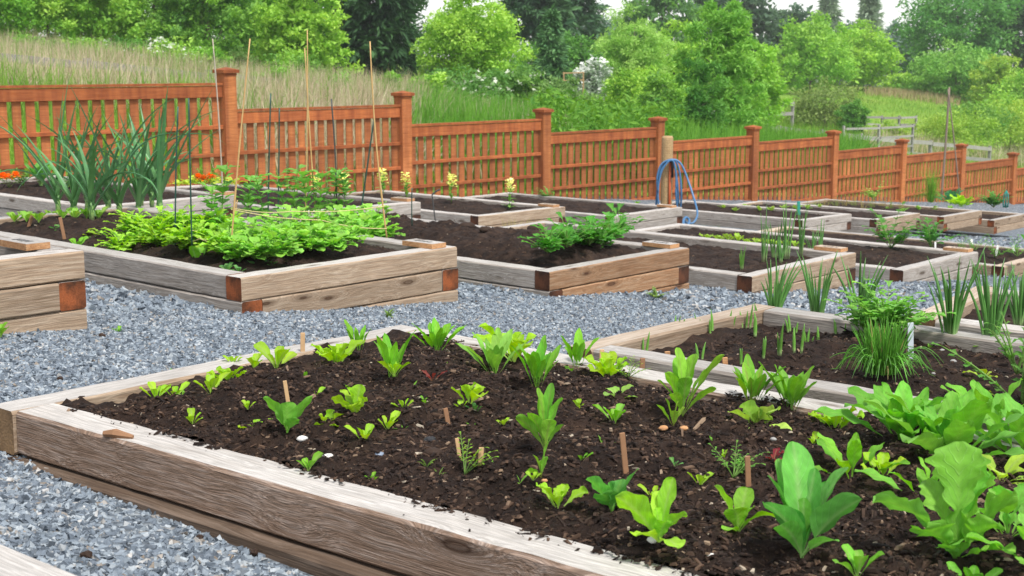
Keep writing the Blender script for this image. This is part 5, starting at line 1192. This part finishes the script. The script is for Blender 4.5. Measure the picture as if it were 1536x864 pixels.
def tree(label, u, D, vtop, wpx, c1, c2, name='leafy_tree', cat='tree', base=None, low=.12, nc=150, per=70, ls=.15, shape='round', up=.35, group=None, flowers=None, limbs=7, sink=.0, asp=.55, depth=.9, cs=.21, hang=.0, matn='crown', light=1.0, trunk_r=None, droop=0., skew=0.):
    g = np.random.default_rng(int(u * 13 + D * 7 + vtop + 1000))
    p = aty(u, 300, D); z0 = gz(p[0], p[1]) if base is None else base
    k = D / F_PX; H = zat(CX, vtop, D) - z0; R = wpx * k / 2
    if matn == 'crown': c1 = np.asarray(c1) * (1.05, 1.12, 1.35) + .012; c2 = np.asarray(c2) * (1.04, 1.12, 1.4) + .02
    root = empty(name, (p[0], p[1], z0)); tag(root, label, cat, group)
    tb = MB(); r0 = trunk_r or max(.02, H * .016)
    trunk(tb, H * .86, r0, g, limbs, R * .8); tb.build('trunk', M['bark'], root, smooth=True)
    d = g.normal(size=(nc, 3)); d /= np.linalg.norm(d, axis=1)[:, None]
    rr = g.random(nc) ** (1 / 2.6)
    hb = H * low; rz = (H - hb) / 2
    seed = g.random() * 40
    L = lump(d, seed)
    if shape == 'round':
        C = d * (rr * L)[:, None] * np.array([R, R * depth, rz]); C[:, 2] += hb + rz
        # a fuller foot than an egg's
        C[:, :2] *= (1 + .22 * sstep(hb + rz, hb, C[:, 2]))[:, None]
    elif shape == 'wall':
        C = np.stack([g.uniform(-1, 1, nc) * R, g.uniform(-1, 1, nc) * R * depth, hb + (H - hb) * g.random(nc)], -1)
        hh = .72 + .5 * fbm(C[:, 0] / R * 2 + seed, C[:, 1] / R * 2, 3); C[:, 2] = hb + (C[:, 2] - hb) * hh
    elif shape == 'cone':
        f = g.random(nc) ** .75; a = g.random(nc) * 2 * PI; rad = (1 - f) * R * (.55 + .5 * g.random(nc)) * (.8 + .4 * vnoise(a * 2 + seed, f * 9)) + .03 * R
        C = np.stack([np.cos(a) * rad, np.sin(a) * rad, hb + (H - hb) * f - .12 * rad], -1)
    elif shape == 'tiers':
        nl = 13; lev = g.integers(0, nl, nc); f = (lev + .5) / nl; a = g.random(nc) * 2 * PI; q = g.random(nc) ** .7
        rad = (1 - f) ** .85 * R * q; C = np.stack([np.cos(a) * rad, np.sin(a) * rad, hb + (H - hb) * f + .10 * R * (1 - q) - droop * rad + g.normal(0, .03 * H, nc) * .5], -1)
    C[:, 0] += skew * R * (C[:, 2] / H)
    rc = cs * min(R, rz * 1.3) * (.6 + .8 * g.random(nc))
    per = int(per * (1.95 if matn == 'crown' and D < 62 else 1.)); ls = ls * (.66 if matn == 'crown' and D < 62 else 1.)
    idx = np.repeat(np.arange(nc), per); n = len(idx)
    o = g.normal(size=(n, 3)); o /= np.linalg.norm(o, axis=1)[:, None]; o *= (g.random(n) ** .45)[:, None] * rc[idx][:, None] * np.array([1.15, 1.15, .72])
    Q = C[idx] + o; Q[:, 2] = np.maximum(Q[:, 2], .03)
    mixv = np.clip(g.random(nc) * .75 + .25 * fbm(C[:, 0] / R * 1.5 + 5, C[:, 2] / R * 1.5, 2), 0, 1)[idx]
    mixv = np.clip(mixv + g.normal(0, .16, n), 0, 1)[:, None]
    col = np.asarray(c1) * (1 - mixv) + np.asarray(c2) * mixv
    ax = None
    if shape in ('cone', 'tiers'):
        ax = np.stack([C[idx][:, 0], C[idx][:, 1], -.35 * np.hypot(C[idx][:, 0], C[idx][:, 1])], -1); ax /= np.linalg.norm(ax, axis=1)[:, None] + 1e-6
    cb = MB(); cards(cb, Q, ls, g, up, asp, col, hang, axis=ax)
    if flowers:
        nf, fs, fc = flowers; pick = g.integers(0, n, nf); dd = o[pick]; Qf = Q[pick] + dd * .35; Qf[:, 2] += .03
        cards(cb, np.repeat(Qf, 5, 0) + g.normal(0, fs * .4, (nf * 5, 3)), fs, g, 1.2, .9, np.tile(np.array(fc), (nf * 5, 1)))
    cb.build('crown', M[matn], root)
    return root
BR1, BR2 = (.14, .34, .025), (.30, .52, .05)
LT1, LT2 = (.22, .42, .035), (.42, .60, .07)
DK1, DK2 = (.02, .06, .022), (.06, .14, .045)
MD1, MD2 = (.08, .21, .03), (.19, .38, .05)
YG1, YG2 = (.20, .36, .03), (.42, .52, .06)
# left wood edge: each tree its own
GW = 'bright green trees along the left edge of the wood'
for k, (u, D, w, vt, lab, c1, c2) in enumerate([(-20, 41, 190, -120, 'bright leafy tree at the far left edge', BR1, BR2), (85, 46, 170, -140, 'bright leafy tree, second along the left wood edge', MD1, BR2), (160, 42, 150, -110, 'yellowish leafy tree, third along the left wood edge', BR1, LT2), (238, 47, 170, -140, 'deep green leafy tree above the white flowered bush', MD1, BR2),
        (318, 43, 150, -120, 'leafy tree with dark gaps left of the middle canes', MD1, BR2), (395, 46, 150, -130, 'leafy tree behind the tall bamboo canes', BR1, BR2), (462, 40, 130, -60, 'pale fine leaved tree beside the dark cedar', LT1, LT2), (30, 53, 190, -160, 'shaded tree behind the left wood edge', MD1, BR1), (200, 54, 200, -170, 'shaded tree behind the third bright tree', MD1, MD2), (350, 54, 190, -170, 'shaded tree behind the bamboo canes', MD1, BR1)]):
    tree(lab, u, D, vt, w, c1, c2, group=GW, low=.02, nc=230, per=60, ls=.165, limbs=11, cs=.185)
GM = 'weedy bushes in the dry grass'
for u, D, vt, w, lab in [(20, 27, 96, 60, 'green weedy bush in the dry grass at the left edge'), (120, 30, 86, 44, 'small green bush in the dry grass above the leeks'), (255, 33, 72, 70, 'pale leaved bush in the dry grass left of the first tall post'), (420, 30, 98, 60, 'low green bush in the dry grass right of the first tall post'), (505, 28, 108, 60, 'low green bush in the dry grass by the right cane'), (585, 30, 106, 60, 'weedy bush in the dry grass behind the second post')]:
    tree(lab, u, D, vt, w, MD2, LT1, 'bush', 'bush', low=.0, nc=46, per=50, ls=.10, limbs=4, group=GM, cs=.34)
GB = 'bushes at the foot of the left wood'
for u, D, vt, w, lab, c1, c2, fl in [(268, 36, 66, 100, 'bush with white blossom below the deep green tree', BR1, LT2, (130, .09, (.75, .78, .68))), (40, 38, 52, 130, 'low green bush at the far left wood edge', MD1, BR2, None), (150, 37, 58, 110, 'low bush under the yellowish tree', BR1, BR2, (30, .08, (.7, .72, .62))), (360, 38, 74, 90, 'reddish green scrub under the leafy trees', MD1, (.2, .24, .05), None), (440, 36, 80, 110, 'scrub beneath the pale fine leaved tree', MD1, BR2, None), (205, 39, 62, 90, 'dark scrub left of the white blossom bush', MD1, BR1, None), (318, 37, 72, 70, 'scrub right of the white blossom bush', BR1, BR2, (25, .08, (.7, .72, .62)))]:
    tree(lab, u, D, vt, w, c1, c2, 'bush', 'bush', low=.0, nc=70, per=60, ls=.11, limbs=5, group=GB, flowers=fl, cs=.3)
# middle
tree('big dark cedar with drooping boughs left of the light green tree', 562, 50, -170, 170, DK1, DK2, 'cedar_tree', shape='tiers', low=.0, nc=520, per=34, ls=.34, asp=.30, droop=.28, up=.2, cs=.13, matn='needle', hang=.5)
tree('second dark cedar standing behind the first', 505, 56, -190, 120, DK1, DK2, 'cedar_tree', shape='tiers', low=.0, nc=360, per=30, ls=.34, asp=.30, droop=.28, cs=.14, matn='needle', hang=.5)
tree('dark green round tree in the shade between cedar and light green tree', 612, 56, -130, 110, DK2, MD1, low=.0, nc=120, per=60, ls=.18, limbs=5)
tree('light green maple standing alone in the middle', 705, 42, -14, 160, LT1, LT2, 'maple_tree', low=.10, nc=230, per=75, ls=.15, cs=.2, limbs=10)
tree('tall dark fir behind the light green maple', 800, 70, -190, 120, (.03, .085, .035), (.09, .19, .07), 'fir_tree', shape='tiers', low=.22, nc=420, per=32, ls=.42, asp=.3, droop=.2, cs=.14, matn='needle')
tree('tall dark fir right of the other firs', 856, 78, -150, 110, (.035, .095, .045), (.10, .20, .085), 'fir_tree', shape='tiers', low=.25, nc=360, per=30, ls=.42, asp=.3, droop=.2, cs=.14, matn='needle')
tree('small blue green spruce right of the maple', 827, 44, 20, 78, (.075, .19, .075), (.17, .33, .12), 'spruce_tree', shape='tiers', low=.0, nc=360, per=34, ls=.19, asp=.26, droop=.25, up=.3, cs=.13, matn='needle')
tree('mid green tree filling the gap under the firs', 800, 60, 60, 120, MD1, BR1, low=.0, nc=90, per=60, ls=.16, cs=.24)
tree('mid green tree behind the white blossom shrub', 868, 64, 52, 90, MD1, BR1, low=.0, nc=90, per=60, ls=.17, cs=.24)
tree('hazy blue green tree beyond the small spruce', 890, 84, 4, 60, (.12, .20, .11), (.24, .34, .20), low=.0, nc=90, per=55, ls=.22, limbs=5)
tree('dark broad tree above the pale willow', 985, 88, -80, 130, DK2, MD2, low=.05, nc=130, per=60, ls=.3, limbs=5)
tree('pale willow like tree in the middle right', 945, 46, 16, 120, (.22, .42, .05), (.42, .58, .12), 'willow_tree', low=.02, nc=190, per=70, ls=.17, asp=.28, hang=.3, cs=.2)
tree('second pale green tree leaning on the willow', 1005, 50, 40, 120, LT1, LT2, low=.02, nc=150, per=70, ls=.16, cs=.2)
tree('feathery green ash tree close behind the fence', 1075, 31, -14, 112, (.14, .34, .035), (.30, .52, .07), 'ash_tree', low=.10, nc=150, per=70, ls=.15, asp=.3, hang=.25, limbs=12, cs=.19, skew=.1)
tree('low dark leafy ash sapling at the foot of the ash tree', 1046, 29, 78, 70, (.05, .19, .02), (.15, .34, .04), 'ash_sapling', low=.0, nc=80, per=60, ls=.13, asp=.3, cs=.26)
tree('light green tree right of the ash tree', 1120, 44, 40, 100, LT1, BR2, low=.02, nc=120, per=65, ls=.15, cs=.21)
# right
tree('big round light green tree above the lawn', 1208, 80, 26, 130, (.18, .38, .04), (.36, .56, .06), low=.0, nc=200, per=75, ls=.18, cs=.2)
tree('second round light green tree joined to the first', 1280, 88, 34, 112, LT1, (.40, .58, .06), low=.06, nc=190, per=75, ls=.18, cs=.2)
GD = 'distant trees on the skyline'  # the two pale firs have distance haze put into their needle colour
for u, D, vt, w, lab, c1, c2, sh in [(1232, 120, -4, 60, 'distant fir, haze painted into its grey green, left of the sky gap', (.24, .33, .23), (.38, .47, .32), 'tiers'), (1292, 115, -6, 56, 'distant fir, haze painted into its grey green, in the sky gap', (.24, .33, .23), (.38, .47, .32), 'tiers'), (1330, 122, 40, 40, 'small distant tree under the sky gap', (.15, .23, .14), (.25, .33, .2), 'round'), (1180, 110, 8, 80, 'distant rounded tree left of the skyline firs', (.06, .12, .06), (.13, .2, .09), 'round'), (1110, 105, -30, 110, 'distant dark tree behind the ash tree', (.05, .1, .045), (.11, .18, .07), 'round'), (1262, 128, 34, 50, 'distant low tree between the two skyline firs', (.08, .14, .08), (.15, .22, .12), 'round'), (930, 118, 20, 60, 'distant pale tree under the small sky gap', (.09, .15, .09), (.16, .22, .13), 'round'), (1350, 118, 56, 50, 'distant bluish tree right of the sky gap', (.15, .23, .14), (.25, .33, .2), 'round'), (1055, 115, -60, 90, 'distant dark fir behind the ash tree', DK2, MD1, 'tiers')]:
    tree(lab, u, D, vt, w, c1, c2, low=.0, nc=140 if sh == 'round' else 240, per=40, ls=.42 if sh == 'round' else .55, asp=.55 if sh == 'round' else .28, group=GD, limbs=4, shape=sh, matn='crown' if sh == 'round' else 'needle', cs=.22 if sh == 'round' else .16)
tree('large deep green maple at the upper right', 1420, 102, -40, 170, (.06, .20, .03), (.16, .36, .05), low=.08, nc=240, per=75, ls=.25, cs=.19)
tree('tall dark tree at the right edge', 1520, 104, -60, 150, (.03, .09, .02), (.08, .17, .04), low=.08, nc=200, per=70, ls=.28, cs=.2)
tree('mid green tree below the deep green maple', 1425, 90, 62, 150, (.14, .33, .04), (.28, .48, .07), low=.0, nc=170, per=70, ls=.19, cs=.21)
tree('yellow green small tree at the right below the maple', 1485, 86, 78, 80, YG1, YG2, low=.0, nc=110, per=65, ls=.17)
tree('mid green bush behind the lawn', 1356, 94, 108, 90, BR1, LT2, 'bush', 'bush', low=.0, nc=80, per=60, ls=.17, cs=.28)
tree('pale bush on the lawn edge', 1408, 92, 126, 60, MD1, BR2, 'bush', 'bush', low=.0, nc=60, per=60, ls=.16, cs=.28)
tree('light bush at the far right beyond the lawn', 1525, 84, 100, 80, BR1, LT2, 'bush', 'bush', low=.0, nc=80, per=60, ls=.16, cs=.28)
GS = 'shrubs in the field behind the fence'
for u, D, vt, w, lab, c1, c2, fl in [
    (1232, 62, 122, 112, 'olive green rounded shrub on the right of the ash tree', (.12, .20, .03), (.27, .33, .07), None), (1275, 60, 150, 40, 'small dark shrub at the edge of the olive shrub', MD1, BR1, None),
    (695, 33, 96, 130, 'wide elder shrub with white flower heads in the middle', (.07, .20, .025), (.20, .38, .06), (150, .08, (.72, .76, .62))), (775, 34, 100, 110, 'elder shrub with fewer flowers right of the wide one', (.09, .22, .03), (.24, .40, .06), (70, .08, (.72, .76, .62))), (640, 32, 112, 70, 'pale green shrub left of the wide elder', BR1, LT2, None),
    (845, 33, 116, 90, 'arching bramble shrub right of the elders', (.11, .22, .04), (.24, .36, .08), None), (655, 42, 92, 46, 'rounded bush covered in white blossom', (.3, .38, .2), (.5, .56, .4), (420, .10, (.80, .82, .76))), (882, 43, 86, 62, 'shrub full of white blossom below the willow', (.2, .28, .12), (.34, .4, .24), (420, .10, (.78, .80, .76))),
    (940, 40, 96, 100, 'leafy green bush below the pale willow', BR1, LT2, None), (990, 36, 104, 80, 'dense green bush left of the ash sapling', MD1, BR2, None), (1110, 40, 120, 80, 'bush behind the ash sapling', BR1, BR2, None),
    (1410, 60, 172, 90, 'yellow green shrub left of the tall poles', YG1, YG2, None), (1455, 64, 146, 110, 'dark leaved shrub behind the tall poles', (.10, .26, .03), (.25, .40, .05), None), (1510, 66, 146, 110, 'yellow green shrub at the right edge', YG1, YG2, None), (1330, 58, 186, 80, 'yellow green shrub above the rail fence', YG1, YG2, None), (1440, 62, 168, 120, 'low yellow green shrub behind the poles', YG1, (.34, .48, .05), None), (1490, 70, 132, 90, 'taller green shrub beyond the right edge shrubs', BR1, LT2, None)]:
    tree(lab, u, D, vt, w, c1, c2, 'shrub', 'shrub', low=.0, nc=85, per=65, ls=.12, limbs=5, group=GS, flowers=fl, cs=.28)

# blades of grass and weeds nobody could count
def blades(name, label, n, uf, ds, h, wd, c1, c2, seed, lean=.35, bend=.5, amask=None, clump=0., heads=0.):
    g = np.random.default_rng(seed)
    D = np.sqrt(g.random(n) * (ds[1] ** 2 - ds[0] ** 2) + ds[0] ** 2); U = uf[0] + (uf[1] - uf[0]) * g.random(n)
    x = (U - CX) / F_PX / math.cos(PITCH) * D; y = D
    a, b = AB(x, y); ok = a < -13.6
    if amask is not None: ok &= amask(a, b, x, y, U)
    if clump: ok &= fbm(x * .5 + 3, y * .5, 3) > clump
    x, y = x[ok], y[ok]; n = len(x); z = terrain(x, y)
    hh = (h[0] + (h[1] - h[0]) * g.random(n)) * (.7 + .6 * fbm(x * .35, y * .35, 3))
    az = g.random(n) * 2 * PI; le = np.abs(g.normal(0, lean, n)) ; fx, fy = np.cos(az), np.sin(az)
    wa = g.random(n) * PI; sx, sy = np.cos(wa), np.sin(wa)
    w_ = wd * (.6 + .8 * g.random(n))
    def pt(t): return np.stack([x + fx * hh * (le * t + bend * le * t * t), y + fy * hh * (le * t + bend * le * t * t), z + hh * (t - .35 * le * t * t)], -1)
    S = np.stack([sx, sy, 0 * sx], -1) * w_[:, None] * .5
    V = np.stack([pt(0) - S, pt(0) + S, pt(.55) + S * .8, pt(.55) - S * .8, pt(1) + S * .1, pt(1) - S * .1], 1)
    m = np.clip(g.random(n) * .8 + .5 * (fbm(x * .3 + 9, y * .3, 3) - .4), 0, 1)[:, None]; col = np.asarray(c1) * (1 - m) + np.asarray(c2) * m
    i = np.arange(n)[:, None] * 6
    Fq = np.concatenate([i + np.array([[0, 1, 2, 3]]), i + np.array([[3, 2, 4, 5]])]).reshape(-1, 4)
    mb = MB().add(V.reshape(-1, 3), Fq, 0, np.repeat(col, 6, 0))
    o = mb.build(name, M['grass']); tag(o, label, 'grass', kind='stuff'); return o
DRY1, DRY2 = (.34, .27, .16), (.70, .62, .43)
blades('dry_grass', 'tall dry straw coloured grass on the left of the field', 70000, (-80, 640), (16, 42), (.45, 1.25), .015, DRY1, DRY2, 1, .3, amask=lambda a, b, x, y, U: (a < -20.2) | (U > 330), clump=.36)
blades('dry_grass', 'patch of dry grass in front of the white flowered elders', 9000, (560, 860), (17, 32), (.5, 1.0), .016, DRY1, DRY2, 2, .25, clump=.45)
blades('green_grass', 'fresh green grass just behind the cedar fence', 42000, (-80, 700), (14, 24), (.10, .34), .014, (.13, .30, .03), (.30, .46, .06), 3, .5)
blades('green_grass', 'tall lush green grass behind the middle of the fence', 52000, (600, 1290), (20, 34), (.55, 1.1), .020, (.07, .23, .025), (.20, .42, .05), 4, .28, amask=lambda a, b, x, y, U: a > -23)
blades('green_grass', 'green field grass beyond the rail fence', 60000, (560, 1600), (30, 72), (.3, .8), .026, (.12, .26, .03), (.28, .42, .06), 5, .35, amask=lambda a, b, x, y, U: (U < 1270) | ((a > -31) & (a < -24.6)))
blades('dry_grass', 'dry straw tufts along the rail fence at the right', 9000, (1290, 1600), (45, 68), (.5, 1.1), .024, (.38, .33, .18), (.62, .56, .38), 6, .25, amask=lambda a, b, x, y, U: (a < -24.3) & (a > -28))
blades('green_grass', 'green grass between cedar fence and rail fence at the right', 26000, (1200, 1600), (26, 48), (.10, .30), .022, (.13, .28, .03), (.30, .44, .07), 7, .4)
blades('green_weeds', 'scattered green weeds in the dry grass', 34000, (-80, 660), (17, 42), (.45, 1.25), .018, (.10, .24, .03), (.24, .38, .06), 8, .3, clump=.5)
blades('green_grass', 'short rough grass of the distant meadow', 34000, (1240, 1640), (56, 100), (.06, .30), .03, (.17, .33, .04), (.36, .48, .10), 9, .45, amask=lambda a, b, x, y, U: a < -29)
blades('dry_grass', 'strip of reddish brown reeds at the top of the meadow', 2600, (1285, 1425), (84, 94), (.2, .55), .035, (.34, .24, .14), (.46, .42, .22), 10, .2)
# tall nettles behind the fourth panel
g_ = np.random.default_rng(77); n_ = 900
uu = 800 + 220 * g_.random(n_); dd = 21 + 9 * g_.random(n_); xx = (uu - CX) / F_PX / math.cos(PITCH) * dd; okk = AB(xx, dd)[0] < -13.8; uu, dd, xx = uu[okk], dd[okk], xx[okk]; n_ = len(uu); zz = terrain(xx, dd); hh_ = .6 + .7 * g_.random(n_)
nm = MB(); q = np.repeat(np.arange(n_), 26); tt = g_.random(len(q))
Q = np.stack([xx[q] + g_.normal(0, .05, len(q)), dd[q] + g_.normal(0, .05, len(q)), zz[q] + hh_[q] * tt], -1); mm_ = g_.random(len(q))[:, None]
cards(nm, Q, .12, g_, .5, .35, np.array((.06, .20, .02)) * (1 - mm_) + np.array((.20, .40, .05)) * mm_)
tag(nm.build('nettles', M['crown']), 'mass of tall green nettles behind the middle fence panels', 'weeds', kind='stuff')
# rails and a gate on the field, a trellis by the blossom
def zline(p, q, h0): return lambda t: gz(*(np.array(p) + (np.array(q) - np.array(p)) * t)) + h0
def xyat(u, D): return ((u - CX) / F_PX / math.cos(PITCH) * D, D)
railfence('grey rails of a paddock behind the ash tree', xyat(1010, 52), xyat(1180, 60), 4, lambda t: zat(CX, 150 + 4 * t, 52 + 8 * t), (0, -.4))
railfence('pale grey metal field gate beyond the cedar fence', xyat(1256, 46), xyat(1358, 48), 2, lambda t: zat(CX, 191 - 3 * t, 46 + 2 * t), (0, -.35, -.7), .07, .07)
railfence('distant low rail in front of the lawn', xyat(1286, 60), xyat(1362, 62), 3, lambda t: zat(CX, 175, 60 + 2 * t), (0, -.3), .08, .09)
tp = np.array([*xyat(858, 38), 0]); tp[2] = gz(tp[0], tp[1])
tr = empty('trellis', tp); tag(tr, 'brown timber trellis frame in front of the white blossom', 'trellis')
mb = MB()
for x in (-.27, .27): tube(mb, [(x, 0, 0), (x, 0, zat(CX, 108, 38) - tp[2])], .022, 6)
tube(mb, [(-.3, 0, zat(CX, 110, 38) - tp[2]), (.3, 0, zat(CX, 109, 38) - tp[2])], .02, 6); tube(mb, [(-.3, .0, zat(CX, 121, 38) - tp[2]), (.3, 0, zat(CX, 120, 38) - tp[2])], .018, 6)
mb.build('frame', M['post_tan'], tr)
# ---------------------------------------------------------------- camera, light, sky
cam = bpy.data.cameras.new('camera'); co = bpy.data.objects.new('camera', cam); COL.objects.link(co)
cam.sensor_width = 36; cam.lens = F_PX / 1536 * 36; cam.clip_start = .05; cam.clip_end = 3000
co.rotation_euler = (PI / 2 - PITCH, 0, 0); SC.camera = co
cam.dof.use_dof = True; cam.dof.focus_distance = 3.6; cam.dof.aperture_fstop = 13
EL, AZ = math.radians(58), math.radians(150)       # sun height, bearing clockwise from +y
sl = bpy.data.lights.new('sun', 'SUN'); so = bpy.data.objects.new('sun', sl); COL.objects.link(so)
sl.energy = 2.3; sl.angle = math.radians(9); sl.color = (1, .96, .90)
d = Vector((math.sin(AZ) * math.cos(EL), math.cos(AZ) * math.cos(EL), math.sin(EL)))
so.rotation_euler = d.to_track_quat('Z', 'Y').to_euler(); so.location = (0, 0, 20)
w = bpy.data.worlds.new('World'); SC.world = w; w.use_nodes = True
nt = w.node_tree; bg = nt.nodes['Background']
sk = nt.nodes.new('ShaderNodeTexSky'); sk.sky_type = 'NISHITA'; sk.sun_disc = False; sk.sun_elevation = EL; sk.sun_rotation = AZ
sk.air_density = 1.0; sk.dust_density = 1.0; sk.ozone_density = 1.0
hs = nt.nodes.new('ShaderNodeHueSaturation'); hs.inputs['Saturation'].default_value = .25
nt.links.new(sk.outputs[0], hs.inputs['Color']); nt.links.new(hs.outputs[0], bg.inputs['Color']); bg.inputs['Strength'].default_value = .125
SC.view_settings.view_transform = 'Standard'; SC.view_settings.look = 'None'; SC.view_settings.gamma = 1; SC.view_settings.exposure = 0.92
SC.cycles.max_bounces = 6; SC.cycles.transparent_max_bounces = 4

# damp spring air over the field: one closed box round everything, sky outside it
hb = MB(); box(hb, (-160, -40, -9), (160, 160, 14))
hm = bpy.data.materials.new('haze'); hm.use_nodes = True; nt = hm.node_tree; nt.nodes.clear()
ho = nt.nodes.new('ShaderNodeOutputMaterial'); hv = nt.nodes.new('ShaderNodeVolumePrincipled'); hv.inputs['Density'].default_value = .0007; hv.inputs['Color'].default_value = (.93, .96, .97, 1); hv.inputs['Anisotropy'].default_value = .25
nt.links.new(hv.outputs[0], ho.inputs['Volume'])
tag(hb.build('haze', hm), 'thin pale haze over the field and gardens', 'haze', kind='stuff')
